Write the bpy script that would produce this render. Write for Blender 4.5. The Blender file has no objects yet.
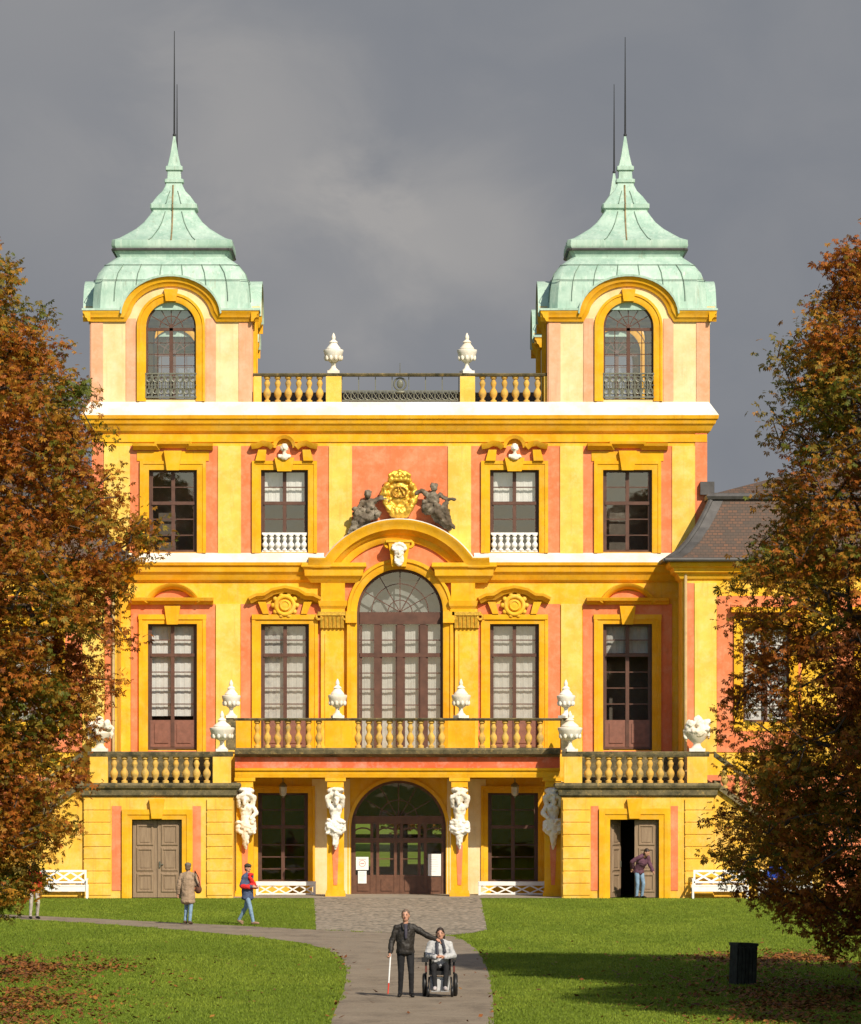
import bpy, bmesh, math, random
import numpy as np
from mathutils import Vector, Matrix, noise as mnoise
random.seed(7); rng = np.random.default_rng(7)
sc = bpy.context.scene
COL = sc.collection
PI = math.pi
FPX, DF, HC, AX, HY = 5400.0, 180.0, 5.15, 399.5, 740.0   # survey of the place: camera distance to the facade and eye height

def S(y=0): return FPX/(DF+y)
def X(px, y=0): return (px-AX)/S(y)
def Z(py, y=0): return HC+(HY-py)/S(y)
def G(px, py):                                   # point on the flat ground
    d = FPX*HC/(py-HY); return ((px-AX)*d/FPX, d-DF)

# ------------------------------------------------------------------ materials
def nmat(name):
    m = bpy.data.materials.new(name); m.use_nodes = True
    nt = m.node_tree; b = nt.nodes['Principled BSDF']
    return m, nt, b
def N(nt, t, **kw):
    n = nt.nodes.new(t)
    for k, v in kw.items(): setattr(n, k, v)
    return n
def mixc(nt, fac, a, b, blend='MIX'):
    n = N(nt, 'ShaderNodeMix', data_type='RGBA', blend_type=blend)
    for sock, v in ((n.inputs[0], fac), (n.inputs[6], a), (n.inputs[7], b)):
        if isinstance(v, (int, float)): sock.default_value = v
        elif isinstance(v, tuple): sock.default_value = (*v, 1) if len(v) == 3 else v
        else: nt.links.new(v, sock)
    return n.outputs[2]
def noise(nt, scale, detail=4, rough=.55, stretch=None, obj=False):
    tc = N(nt, 'ShaderNodeTexCoord') if obj else N(nt, 'ShaderNodeNewGeometry')
    out = tc.outputs['Object'] if obj else tc.outputs['Position']
    if stretch:
        mp = N(nt, 'ShaderNodeMapping'); mp.inputs['Scale'].default_value = stretch
        nt.links.new(out, mp.inputs['Vector']); out = mp.outputs[0]
    n = N(nt, 'ShaderNodeTexNoise'); n.inputs['Scale'].default_value = scale
    n.inputs['Detail'].default_value = detail; n.inputs['Roughness'].default_value = rough
    nt.links.new(out, n.inputs['Vector']); return n.outputs['Fac']
def ramp(nt, fac, p0, p1, c0=(0, 0, 0), c1=(1, 1, 1)):
    r = N(nt, 'ShaderNodeValToRGB'); e = r.color_ramp.elements
    e[0].position, e[1].position = p0, p1
    e[0].color, e[1].color = (*c0, 1), (*c1, 1)
    nt.links.new(fac, r.inputs[0]); return r.outputs[0]
def bump(nt, b, h, strength=.3, dist=.02):
    n = N(nt, 'ShaderNodeBump'); n.inputs['Strength'].default_value = strength; n.inputs['Distance'].default_value = dist
    nt.links.new(h, n.inputs['Height']); nt.links.new(n.outputs[0], b.inputs['Normal'])
def mul(c, k): return tuple(min(1, x*k) for x in c)
def plaster(name, col, wear=(.8, .62, .35), wearamt=.35, rough=.92, dirt=.35):
    m, nt, b = nmat(name)
    big = ramp(nt, noise(nt, .9, 6, .66), .40, .62)
    c = mixc(nt, big, mul(col, 1.05), tuple(x*y for x, y in zip(col, (.93, .83, .70))))
    w = ramp(nt, noise(nt, 2.3, 8, .72), .46, .72, c1=(wearamt*1.0,)*3)
    c = mixc(nt, w, c, wear)
    st = ramp(nt, noise(nt, 1.6, 7, .68, (6, 6, .35)), .54, .74, c1=(min(1, dirt*1.3),)*3)
    c = mixc(nt, st, c, tuple(x*.55+.02 for x in col))
    sp = ramp(nt, noise(nt, 7, 6, .75), .62, .72, c1=(dirt*.9,)*3)
    c = mixc(nt, sp, c, tuple(x*.5+.03 for x in col))
    nt.links.new(c, b.inputs['Base Color']); b.inputs['Roughness'].default_value = rough
    b.inputs['Specular IOR Level'].default_value = .2
    bump(nt, b, noise(nt, 14, 5, .6), .25, .02)
    return m
def simple(name, col, rough=.6, metal=0, var=.2, scale=6, bmp=.0, spec=.4, obj=False):
    m, nt, b = nmat(name)
    c = mixc(nt, ramp(nt, noise(nt, scale, 5, .6, obj=obj), .3, .7), mul(col, 1+var*.5), mul(col, 1-var))
    nt.links.new(c, b.inputs['Base Color']); b.inputs['Roughness'].default_value = rough
    b.inputs['Metallic'].default_value = metal; b.inputs['Specular IOR Level'].default_value = spec
    if bmp: bump(nt, b, noise(nt, scale*3, 4, .6, obj=obj), bmp, .02)
    return m
M = {}
M['trim'] = plaster('yellow_trim_paint', (.73, .385, .014), (.80, .56, .16), .3, dirt=.4)
M['wall'] = plaster('yellow_plaster', (.76, .44, .030), (.82, .62, .24), .4)
M['pale'] = plaster('pale_yellow_plaster', (.77, .525, .10), (.82, .66, .30), .5)
M['tower'] = plaster('cream_tower_plaster', (.78, .61, .34), (.80, .68, .50), .45)
M['pink'] = plaster('salmon_plaster', (.69, .21, .095), (.78, .42, .26), .45)
M['palepink'] = plaster('faded_pink_plaster', (.71, .38, .24), (.76, .54, .40), .45)
M['redbrick'] = plaster('red_frieze_plaster', (.62, .14, .06), (.8, .5, .4), .5)
M['rust'] = plaster('yellow_rusticated_plaster', (.76, .46, .06), (.78, .6, .28), .45, dirt=.5)
M['white'] = plaster('white_ledge_paint', (.78, .76, .71), (.64, .56, .45), .35, dirt=.4)
M['stone'] = plaster('white_carved_stone', (.78, .75, .68), (.55, .5, .42), .5, dirt=.3)
M['wpaint'] = simple('white_paint', (.78, .77, .74), .5, var=.12)
M['brown'] = simple('brown_window_wood', (.105, .048, .032), .5, var=.3, scale=4)
M['grate'] = simple('grey_iron', (.17, .17, .13), .5, .3, var=.3)
M['gold'] = simple('gilded_stone', (.80, .47, .06), .38, .55, var=.35, scale=9, bmp=.4)
M['bronze'] = plaster('weathered_figure_stone', (.11, .088, .066), (.40, .35, .27), .85, dirt=.5)
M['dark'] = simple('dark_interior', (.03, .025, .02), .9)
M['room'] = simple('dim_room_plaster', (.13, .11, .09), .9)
M['rod'] = simple('dark_rod_metal', (.05, .05, .055), .5, .5)
M['pipe'] = simple('pale_downpipe_metal', (.6, .42, .2), .45, .3)
M['lead'] = simple('grey_lead_sheet', (.085, .08, .078), .55, .3, var=.35, scale=3)
def mk_moss():
    m, nt, b = nmat('mossy_coping_stone')
    c = mixc(nt, ramp(nt, noise(nt, 2.2, 7, .7), .36, .64), (.19, .15, .075), (.045, .041, .02))
    c = mixc(nt, ramp(nt, noise(nt, 6, 6, .7), .55, .72), c, (.38, .26, .09))
    nt.links.new(c, b.inputs['Base Color']); b.inputs['Roughness'].default_value = .95
    bump(nt, b, noise(nt, 16, 5, .7), .5, .03); return m
M['moss'] = mk_moss()
M['balus'] = plaster('weathered_yellow_baluster', (.62, .39, .085), (.20, .17, .10), .95, dirt=.6)
def mk_copper():
    m, nt, b = nmat('green_copper_patina')
    c = mixc(nt, ramp(nt, noise(nt, 1.3, 7, .68), .36, .64), (.43, .57, .48), (.27, .42, .34))
    c = mixc(nt, ramp(nt, noise(nt, 2.6, 6, .7, (3, 3, .4)), .52, .72, c1=(.75,)*3), c, (.56, .66, .57))
    c = mixc(nt, ramp(nt, noise(nt, 2.2, 6, .72, (5, 5, .28)), .56, .74, c1=(.75,)*3), c, (.17, .20, .14))
    c = mixc(nt, ramp(nt, noise(nt, 1.1, 6, .75, (3, 3, .3)), .62, .74, c1=(.6,)*3), c, (.30, .22, .11))
    nt.links.new(c, b.inputs['Base Color']); b.inputs['Roughness'].default_value = .62
    b.inputs['Metallic'].default_value = .0
    bump(nt, b, noise(nt, 5, 3), .2, .02); return m
M['copper'] = mk_copper()
M['seam'] = simple('copper_seam', (.13, .20, .15), .65, var=.5, scale=3)
M['ruststain'] = simple('rusty_seam', (.27, .20, .10), .8, var=.5, scale=3)
def mk_tiles():
    m, nt, b = nmat('clay_roof_tiles')
    g = N(nt, 'ShaderNodeNewGeometry'); mp = N(nt, 'ShaderNodeMapping')
    mp.inputs['Rotation'].default_value = (PI/2, 0, 0)
    nt.links.new(g.outputs['Position'], mp.inputs['Vector'])
    br = N(nt, 'ShaderNodeTexBrick'); nt.links.new(mp.outputs[0], br.inputs['Vector'])
    br.inputs['Scale'].default_value = 1; br.inputs['Brick Width'].default_value = .17; br.inputs['Row Height'].default_value = .095
    br.inputs['Mortar Size'].default_value = .012; br.inputs['Bias'].default_value = -.1
    br.inputs['Color1'].default_value = (.15, .075, .045, 1); br.inputs['Color2'].default_value = (.07, .055, .045, 1)
    br.inputs['Mortar'].default_value = (.055, .04, .03, 1)
    c = mixc(nt, ramp(nt, noise(nt, 1.2, 5, .7), .4, .7, c1=(.6,)*3), br.outputs['Color'], (.075, .06, .05))
    nt.links.new(c, b.inputs['Base Color']); b.inputs['Roughness'].default_value = .85
    bump(nt, b, br.outputs['Fac'], -.6, .02); return m
M['tiles'] = mk_tiles()
def mk_glass(name, rough, ior):
    m = bpy.data.materials.new(name); m.use_nodes = True; nt = m.node_tree; nt.nodes.clear()
    o = N(nt, 'ShaderNodeOutputMaterial'); mx = N(nt, 'ShaderNodeMixShader'); lw = N(nt, 'ShaderNodeLayerWeight'); lw.inputs[0].default_value = .3
    fr = N(nt, 'ShaderNodeMapRange'); fr.inputs['To Min'].default_value = ior; fr.inputs['To Max'].default_value = 1.0
    pw = N(nt, 'ShaderNodeMath', operation='POWER'); pw.inputs[1].default_value = 3; nt.links.new(lw.outputs['Facing'], pw.inputs[0]); nt.links.new(pw.outputs[0], fr.inputs['Value'])
    t = N(nt, 'ShaderNodeBsdfTransparent'); t.inputs[0].default_value = (.95, .96, .96, 1)
    g = N(nt, 'ShaderNodeBsdfGlossy'); g.inputs['Roughness'].default_value = rough
    bp = N(nt, 'ShaderNodeBump'); bp.inputs['Strength'].default_value = .04; bp.inputs['Distance'].default_value = .05
    nt.links.new(noise(nt, 1.6, 2), bp.inputs['Height']); nt.links.new(bp.outputs[0], g.inputs['Normal'])
    nt.links.new(fr.outputs[0], mx.inputs[0]); nt.links.new(t.outputs[0], mx.inputs[1]); nt.links.new(g.outputs[0], mx.inputs[2])
    nt.links.new(mx.outputs[0], o.inputs[0]); return m
M['glass'] = mk_glass('window_glass', .02, .18)
M['lowglass'] = mk_glass('ground_floor_glass', .02, .07)
M['curtain'] = simple('white_curtain_cloth', (.74, .73, .70), .9, var=.1)
M['greycurtain'] = simple('grey_curtain_cloth', (.50, .49, .46), .9, var=.15)
def mk_door():
    m, nt, b = nmat('weathered_door_wood')
    c = mixc(nt, ramp(nt, noise(nt, 3, 6, .6, (8, 8, .6)), .3, .7), (.30, .21, .13), (.19, .125, .075))
    nt.links.new(c, b.inputs['Base Color']); b.inputs['Roughness'].default_value = .75
    bump(nt, b, noise(nt, 8, 5, .6, (8, 8, .6)), .3, .02); return m
M['door'] = mk_door()
M['pdoor'] = simple('reddish_brown_door_paint', (.22, .095, .065), .5, var=.25)
M['paper'] = simple('white_paper', (.8, .8, .78), .7, var=.03)
M['ink'] = simple('faded_red_print', (.55, .30, .28), .7, var=.1)
M['inkg'] = simple('grey_print', (.35, .35, .36), .7, var=.1)
M['binwood'] = simple('dark_stained_slats', (.03, .034, .026), .8, var=.6, scale=8, bmp=.3)

# ------------------------------------------------------------------ mesh builder
class MB:
    def __init__(s): s.v = []; s.f = []; s.m = []
    def add(s, vs, fs, m=0):
        o = len(s.v); s.v += [tuple(p) for p in vs]
        for f in fs: s.f.append([o+i for i in f]); s.m.append(m)
        return s
    def box(s, x0, x1, y0, y1, z0, z1, m=0):
        if x0 > x1: x0, x1 = x1, x0
        if y0 > y1: y0, y1 = y1, y0
        if z0 > z1: z0, z1 = z1, z0
        v = [(x, y, z) for z in (z0, z1) for y in (y0, y1) for x in (x0, x1)]
        return s.add(v, [(0, 2, 3, 1), (4, 5, 7, 6), (0, 1, 5, 4), (2, 6, 7, 3), (0, 4, 6, 2), (1, 3, 7, 5)], m)
    def prism(s, poly, y0, y1, m=0):              # polygon in (x,z) extruded along y
        n = len(poly)
        if y0 > y1: y0, y1 = y1, y0
        a = sum(poly[i][0]*poly[(i+1) % n][1]-poly[(i+1) % n][0]*poly[i][1] for i in range(n))
        if a < 0: poly = poly[::-1]
        v = [(x, y0, z) for x, z in poly]+[(x, y1, z) for x, z in poly]
        return s.add(v, [list(range(n)), list(range(2*n-1, n-1, -1))]+[(i, i+n, (i+1) % n+n, (i+1) % n) for i in range(n)], m)
    def prismx(s, poly, x0, x1, m=0):             # polygon in (y,z) extruded along x
        n = len(poly)
        v = [(x0, y, z) for y, z in poly]+[(x1, y, z) for y, z in poly]
        return s.add(v, [list(range(n))[::-1], list(range(n, 2*n))]+[(i, (i+1) % n, (i+1) % n+n, i+n) for i in range(n)], m)
    def lathe(s, prof, c=(0, 0, 0), n=14, m=0, sq=1.0):
        v = []; f = []
        for r, z in prof:
            for k in range(n):
                a = 2*PI*k/n; v.append((c[0]+r*math.cos(a), c[1]+r*math.sin(a)*sq, c[2]+z))
        for i in range(len(prof)-1):
            for k in range(n):
                k2 = (k+1) % n; f.append((i*n+k, i*n+k2, (i+1)*n+k2, (i+1)*n+k))
        f.append(list(range(n))[::-1]); f.append([(len(prof)-1)*n+k for k in range(n)])
        return s.add(v, f, m)
    def tube(s, p, q, r0, r1=None, n=8, m=0):
        p, q = Vector(p), Vector(q); r1 = r0 if r1 is None else r1
        d = (q-p).normalized(); a = d.orthogonal().normalized(); b = d.cross(a)
        v = []
        for c, r in ((p, r0), (q, r1)):
            for k in range(n):
                t = 2*PI*k/n; v.append(c+a*math.cos(t)*r+b*math.sin(t)*r)
        return s.add(v, [(k, (k+1) % n, (k+1) % n+n, k+n) for k in range(n)]+[list(range(n))[::-1], list(range(n, 2*n))], m)
    def path(s, pts, r, n=6, m=0):
        for a, b in zip(pts, pts[1:]): s.tube(a, b, r, r, n, m)
        return s
    def ring(s, c, R, r, axis='y', n=28, k=8, m=0, a0=0, a1=2*PI):
        full = abs(a1-a0-2*PI) < 1e-6; v = []; f = []; nn = n if full else n+1
        for i in range(nn):
            a = a0+(a1-a0)*i/n
            for j in range(k):
                t = 2*PI*j/k; rr = R+r*math.cos(t); h = r*math.sin(t)
                p = {'y': (rr*math.cos(a), h, rr*math.sin(a)), 'z': (rr*math.cos(a), rr*math.sin(a), h), 'x': (h, rr*math.cos(a), rr*math.sin(a))}[axis]
                v.append((c[0]+p[0], c[1]+p[1], c[2]+p[2]))
        for i in range(n):
            i2 = (i+1) % nn
            for j in range(k): f.append((i*k+j, i2*k+j, i2*k+(j+1) % k, i*k+(j+1) % k))
        return s.add(v, f, m)
    def sweep(s, pts, nrm, prof, m=0, mats=None, closed=False):
        """profile (a,b): a along nrm x tangent, b along nrm; mitred along a planar path"""
        P_ = [Vector(p) for p in pts]; nrm = Vector(nrm); n = len(P_); k = len(prof); v = []; f = []; fm = []
        for i in range(n):
            t0 = (P_[i]-P_[i-1]).normalized() if (i > 0 or closed) else None
            t1 = (P_[(i+1) % n]-P_[i]).normalized() if (i < n-1 or closed) else None
            t0 = t0 or t1; t1 = t1 or t0
            l0, l1 = nrm.cross(t0), nrm.cross(t1); mm = (l0+l1).normalized(); sc_ = 1/max(.35, mm.dot(l0))
            for a, b in prof: v.append(P_[i]+mm*a*sc_+nrm*b)
        for i in range(n if closed else n-1):
            i2 = (i+1) % n
            for j in range(k):
                j2 = (j+1) % k; f.append((i*k+j, i*k+j2, i2*k+j2, i2*k+j)); fm.append(mats[j] if mats else m)
        o = len(s.v); s.v += [tuple(p) for p in v]
        for q, mm in zip(f, fm): s.f.append([o+x for x in q]); s.m.append(mm)
        if not closed:
            s.f.append([o+j for j in range(k)][::-1]); s.m.append(m); s.f.append([o+(n-1)*k+j for j in range(k)]); s.m.append(m)
        return s
    def ell(s, c, r, n=14, m=0, R=None):
        v = []; f = []; h = n//2+1
        for i in range(h+1):
            t = PI*i/h
            for k in range(n):
                a = 2*PI*k/n; p = Vector((r[0]*math.sin(t)*math.cos(a), r[1]*math.sin(t)*math.sin(a), r[2]*math.cos(t)))
                if R is not None: p = R @ p
                v.append(Vector(c)+p)
        for i in range(h):
            for k in range(n):
                k2 = (k+1) % n
                f.append((i*n+k, (i+1)*n+k, (i+1)*n+k2, i*n+k2))
        return s.add(v, f, m)
    def wall(s, x0, x1, z0, z1, y0, y1, holes=(), m=0):   # slab with rectangular holes, no inner faces
        xs = sorted({x0, x1, *[h[0] for h in holes], *[h[1] for h in holes]}); zs = sorted({z0, z1, *[h[2] for h in holes], *[h[3] for h in holes]})
        xs = [x for x in xs if x0 <= x <= x1]; zs = [z for z in zs if z0 <= z <= z1]
        def solid(i, j):
            if i < 0 or j < 0 or i >= len(xs)-1 or j >= len(zs)-1: return False
            cx, cz = (xs[i]+xs[i+1])/2, (zs[j]+zs[j+1])/2
            return not any(h[0] < cx < h[1] and h[2] < cz < h[3] for h in holes)
        for i in range(len(xs)-1):
            for j in range(len(zs)-1):
                if not solid(i, j): continue
                a, b, c, d = xs[i], xs[i+1], zs[j], zs[j+1]
                s.add([(a, y0, c), (b, y0, c), (b, y0, d), (a, y0, d)], [(0, 1, 2, 3)], m)
                s.add([(a, y1, c), (b, y1, c), (b, y1, d), (a, y1, d)], [(3, 2, 1, 0)], m)
                if not solid(i-1, j): s.add([(a, y0, c), (a, y0, d), (a, y1, d), (a, y1, c)], [(0, 1, 2, 3)], m)
                if not solid(i+1, j): s.add([(b, y0, c), (b, y1, c), (b, y1, d), (b, y0, d)], [(0, 1, 2, 3)], m)
                if not solid(i, j-1): s.add([(a, y0, c), (a, y1, c), (b, y1, c), (b, y0, c)], [(0, 1, 2, 3)], m)
                if not solid(i, j+1): s.add([(a, y0, d), (b, y0, d), (b, y1, d), (a, y1, d)], [(0, 1, 2, 3)], m)
        return s
    def spandrel(s, xc, r, zs, zt, y0, y1, m=0, n=14, ratio=1.0):  # fills a rectangle (xc+-r, zs..zt) around an arch
        for sg in (-1, 1):
            pts = [(xc+sg*r*math.cos(PI/2*k/n), zs+r*ratio*math.sin(PI/2*k/n)) for k in range(n+1)]
            for k in range(n):
                a, b = pts[k], pts[k+1]
                s.prism([a, (a[0], zt), (b[0], zt), b], y0, y1, m)
        return s
    def sheet(s, poly, y, m=0):                   # single glass sheet in (x,z), facing -y
        n = len(poly); a = sum(poly[i][0]*poly[(i+1) % n][1]-poly[(i+1) % n][0]*poly[i][1] for i in range(n))
        if a < 0: poly = poly[::-1]
        return s.add([(x, y, z) for x, z in poly], [list(range(n))], m)
    def build(s, name, mats, parent=None, smooth=False):
        if not isinstance(mats, (list, tuple)): mats = [mats]
        me = bpy.data.meshes.new(name); me.from_pydata(s.v, [], s.f)
        for mt in mats: me.materials.append(M[mt] if isinstance(mt, str) else mt)
        if len(mats) > 1: me.polygons.foreach_set('material_index', s.m)
        bm = bmesh.new(); bm.from_mesh(me); bmesh.ops.remove_doubles(bm, verts=bm.verts, dist=1e-5)
        if name != 'pane': bmesh.ops.recalc_face_normals(bm, faces=bm.faces)
        bm.to_mesh(me); bm.free()
        if smooth:
            for p in me.polygons: p.use_smooth = True
            if smooth != 'all':
                me.set_sharp_from_angle(angle=math.radians(38))
        o = bpy.data.objects.new(name, me); COL.objects.link(o)
        if parent:
            o.parent = parent
            if parent.type == 'EMPTY' or True: o.matrix_parent_inverse = Matrix.Identity(4)
        return o
def thing(name, label, cat, loc=(0, 0, 0), rz=0, group=None):
    o = bpy.data.objects.new(name, None); COL.objects.link(o); o.location = loc; o.rotation_euler = (0, 0, rz)
    o['label'] = label; o['category'] = cat
    if group: o['group'] = group
    o.empty_display_size = .2
    return o
def tag(o, label, cat, group=None):
    o['label'] = label; o['category'] = cat
    if group: o['group'] = group
    return o
def kids(o): return [c for c in bpy.data.objects if c.parent == o]
def dup(root, loc, rz, label, group=None, scale=None):
    r = root.copy(); COL.objects.link(r); r.location = loc; r.rotation_euler = (0, 0, rz); r['label'] = label
    if group: r['group'] = group
    if scale: r.scale = scale
    for ch in kids(root):
        c = ch.copy(); COL.objects.link(c); c.parent = r
        for g in kids(ch):
            d = g.copy(); COL.objects.link(d); d.parent = c
    return r

# ------------------------------------------------------------------ the palace
pal = thing('palace', 'yellow and salmon baroque palace with green copper corner towers and a balconied portico', 'palace')
WX = 10.25
YB, YT = -2.8, -4.2      # fronts of the balcony and of the side terraces
WY = -2.9                # front of the side wings
zc_main = Z(431); zg = 0.0
up = [(149, 197), (261, 308), (490, 539), (603, 652)]
mid = [(148, 197), (261, 309), (490, 539), (603, 652)]
holes = []
for a, b in up: holes.append((X(a), X(b), Z(552), Z(470)))
for a, b in mid: holes.append((X(a), X(b), Z(750), Z(624)))
cw = (X(357), X(443)); cwr = (cw[1]-cw[0])/2; cwx = sum(cw)/2; cws = Z(612)
holes.append((cw[0], cw[1], Z(750), cws+cwr))
dw = (X(351), X(446)); dwr = (dw[1]-dw[0])/2; dwx = sum(dw)/2; dws = Z(828)
holes.append((dw[0], dw[1], -.2, dws+dwr))
gw = [(258, 308), (488, 538)]
for a, b in gw: holes.append((X(a), X(b), Z(882), Z(793)))
w = MB(); w.wall(-WX, WX, -.3, Z(404), 0, .45, holes)
w.spandrel(cwx, cwr, cws, cws+cwr, 0, .45); w.spandrel(dwx, dwr, dws, dws+dwr, 0, .45)
w.box(-WX, -WX+.4, .451, 18, -.3, Z(404)-.003); w.box(WX-.4, WX, .451, 18, -.3, Z(404)-.003); w.wall(-WX+.41, WX-.41, -.3, Z(404)-.006, 17.6, 18.0, [(x0, x1, z_, z_+h_) for x0, x1, z_, h_ in ((-1.8, -1.05, .5, .9), (-1.8, -1.05, 1.7, .6), (-.8, .0, 1.7, .6), (-.8, -.35, .5, .9), (.3, 1.0, 1.7, .6), (1.2, 1.75, 1.7, .6), (.3, .9, .6, .8))])
w.build('wall', 'wall', pal)
bh = [(X(a)-.25, X(b)+.25, .05, 3.6) for a, b in gw]+[(dw[0]-.25, dw[1]+.25, .05, 4.3)]
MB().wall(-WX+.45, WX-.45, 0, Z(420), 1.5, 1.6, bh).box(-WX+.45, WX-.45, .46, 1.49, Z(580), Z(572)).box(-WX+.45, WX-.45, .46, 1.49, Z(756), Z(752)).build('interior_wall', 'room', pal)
MB().box(-WX+.2, WX-.2, .45, 17.55, Z(410), Z(405)).box(-4.7, 4.7, 1.2, 16, Z(404.9), Z(390)).build('flat_roof', 'lead', pal)
# coloured fields of the upper storey
pt, pb = Z(446), Z(556)
for a, b in [(130, 218), (241, 329), (471, 560), (583, 672)]:
    i = [131, 241, 471, 583].index(a) if a != 130 else 0
    h = holes[i]; m_ = MB(); m_.wall(X(a), X(b), pb, pt, -.03, -.004, [(h[0]-.02, h[1]+.02, h[2]-.02, h[3]+.02)]); m_.build('wall_panel', 'pink', pal)
MB().wall(X(352), X(448), Z(566), pt, -.03, -.004).build('wall_panel', 'pink', pal)
for a, b in [(92, 104), (695, 707)]: MB().box(X(a)-(.004 if a < 200 else 0), X(b)+(.004 if a > 200 else 0), -.03, -.004, pb, Z(432)).build('wall_panel', 'pink', pal)
for a, b in [(104, 130), (218, 241), (329, 352), (448, 471), (560, 583), (672, 695)]:
    MB().box(X(a), X(b), -.07, -.004, pb, pt).build('pilaster_strip', 'pale', pal)
# piano nobile
pt1, pb1 = Z(604), Z(752)
for k, (a, b) in enumerate([(131, 215), (241, 322), (478, 560), (583, 672)]):
    h = holes[4+k]; MB().wall(X(a), X(b), pb1, pt1, -.03, -.004, [(h[0]-.02, h[1]+.02, h[2]-.02, h[3]+.02)]).build('wall_panel', 'pink', pal)
for a, b in [(216, 240), (561, 582)]:
    MB().box(X(a), X(b), -.07, -.004, pb1, pt1).build('pilaster_strip', 'pale', pal)
# central pink tympanum behind the arch
tp = MB(); R_ = 89.8/30
arcc = (X(399), Z(520)-R_)
poly = [(X(330), Z(600)), (X(468), Z(600))]
th0 = math.atan2(Z(562)-arcc[1], X(475)-arcc[0])
poly += [(arcc[0]+(R_-.1)*math.cos(t), arcc[1]+(R_-.1)*math.sin(t)) for t in np.linspace(th0, PI-th0, 20)]
hole_r = cwr+.03
# split in two halves round the window arch
for sg in (-1, 1):
    outer = [(x, z) for x, z in poly[2:] if (x-cwx)*sg >= 0]
    outer = sorted(outer, key=lambda p: p[0]*sg)
    inner = [(cwx+sg*hole_r*math.cos(t), cws+hole_r*math.sin(t)) for t in np.linspace(0, PI/2, 12)]
    ring_ = [(cwx, outer[0][1])]+outer+[(X(468) if sg > 0 else X(330), Z(600)), (X(468) if sg > 0 else X(330), Z(612)), (inner[0][0], Z(612))]+inner
    tp.prism(ring_, -.035, -.005)
tp.build('tympanum', 'pink', pal)

# cornices: profile (out, up)
def cornice(mb, path, prof, mats=None, m=0): mb.sweep(path, (0, 0, 1), [(-o, z) for o, z in prof], m, mats)
zt, z1 = Z(402), Z(415)
prof = [(0, zt), (.06, zt-.001), (.36, z1), (.38, z1-.02), (.36, z1-.14), (.30, z1-.18), (.27, Z(424)), (.2, Z(426)), (.12, Z(431)), (.05, Z(433)), (.0, Z(433))]
c = MB(); U = [(-WX, 17.9, 0), (-WX, 0, 0), (WX, 0, 0), (WX, 17.9, 0)]
cornice(c, U, prof, [1, 1, 1, 0, 0, 0, 0, 0, 0, 0, 0]); c.build('main_cornice', ['trim', 'white'], pal)
MB().sweep([(-WX, 0, Z(436)), (WX, 0, Z(436))], (0, -1, 0), [(-.2, 0.004), (-.2, .05), (.05, .06), (.05, .004)]).build('frieze_band', 'trim', pal)
# mid cornice, broken by the pediment arch
zt, z1 = Z(553), Z(562)
prof = [(0.0, zt), (.05, zt), (.40, z1), (.42, z1-.02), (.40, z1-.12), (.33, z1-.16), (.30, Z(572)), (.2, Z(575)), (.12, Z(580)), (.05, Z(582)), (.0, Z(582))]
for a, b in ((110, 324), (474, 690)):
    c = MB(); cornice(c, [(X(a), -.001, 0), (X(b), -.001, 0)], prof, [1, 1, 1]+[0]*8); c.build('string_cornice', ['trim', 'white'], pal)
# two returned blocks of entablature over the inner pilasters
for a, b in [(311, 357), (441, 487)]:
    e = MB()
    cornice(e, [(X(a), -.003, 0), (X(a), -.22, 0), (X(b), -.22, 0), (X(b), -.003, 0)], [(-.2, Z(563)), (.30, Z(563)), (.32, Z(567)), (.22, Z(570)), (.2, Z(576)), (.1, Z(579)), (.0, Z(583)), (-.2, Z(583))])
    e.box(X(a+10), X(b-12), -.24, -.002, Z(612), Z(583.2))
    cornice(e, [(X(a+10), -.003, 0), (X(a+10), -.24, 0), (X(b-12), -.24, 0), (X(b-12), -.003, 0)], [(-.1, Z(600)), (.09, Z(601)), (.06, Z(606)), (0, Z(609)), (-.1, Z(609))])
    e.build('entablature_block', 'trim', pal)
# arched pediment moulding
a_ = MB()
thA = math.atan2(Z(560)-arcc[1], X(475)-arcc[0])
pts = [(X(309), -.002, Z(558)), (X(316), -.002, Z(558.5))]+[(arcc[0]+R_*math.cos(t), -.002, arcc[1]+R_*math.sin(t)) for t in np.linspace(PI-thA-.03, thA+.03, 36)]+[(X(482), -.002, Z(558.5)), (X(489), -.002, Z(558))]
a_.sweep(pts, (0, -1, 0), [(-.72, 0), (-.72, .12), (-.6, .2), (-.5, .22), (-.45, .34), (-.36, .40), (-.32, .52), (-.14, .56), (-.08, .62), (0, .64), (.03, .5), (.06, 0)], mats=[0, 0, 0, 0, 0, 0, 0, 0, 0, 1, 1, 0])
a_.build('arched_pediment', ['trim', 'white'], pal, smooth=True)
# pilasters with capitals beside the great window
for a, b in [(321, 343), (455, 478)]:
    p = MB().box(X(a), X(b), -.16, -.003, Z(752), Z(628)); p.box(X(a+4), X(b-4), -.19, -.161, Z(745), Z(634)); p.build('pilaster', ['wall'], pal)
    q = MB().box(X(a-3), X(b+3), -.30, -.003, Z(615.5), Z(611.9)); q.box(X(a-1), X(b+1), -.22, -.004, Z(628.2), Z(615.6))
    for k in range(6): q.tube((X(a+1+k*4), -.23, Z(628)), (X(a+1+k*4), -.23, Z(617)), .055, .065, 6)
    for xx in (a-2, b+2): q.ring((X(xx), -.24, Z(617)), .085, .045, 'y', 12, 6)
    q.build('capital', 'gold', pal, smooth=True)
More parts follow.
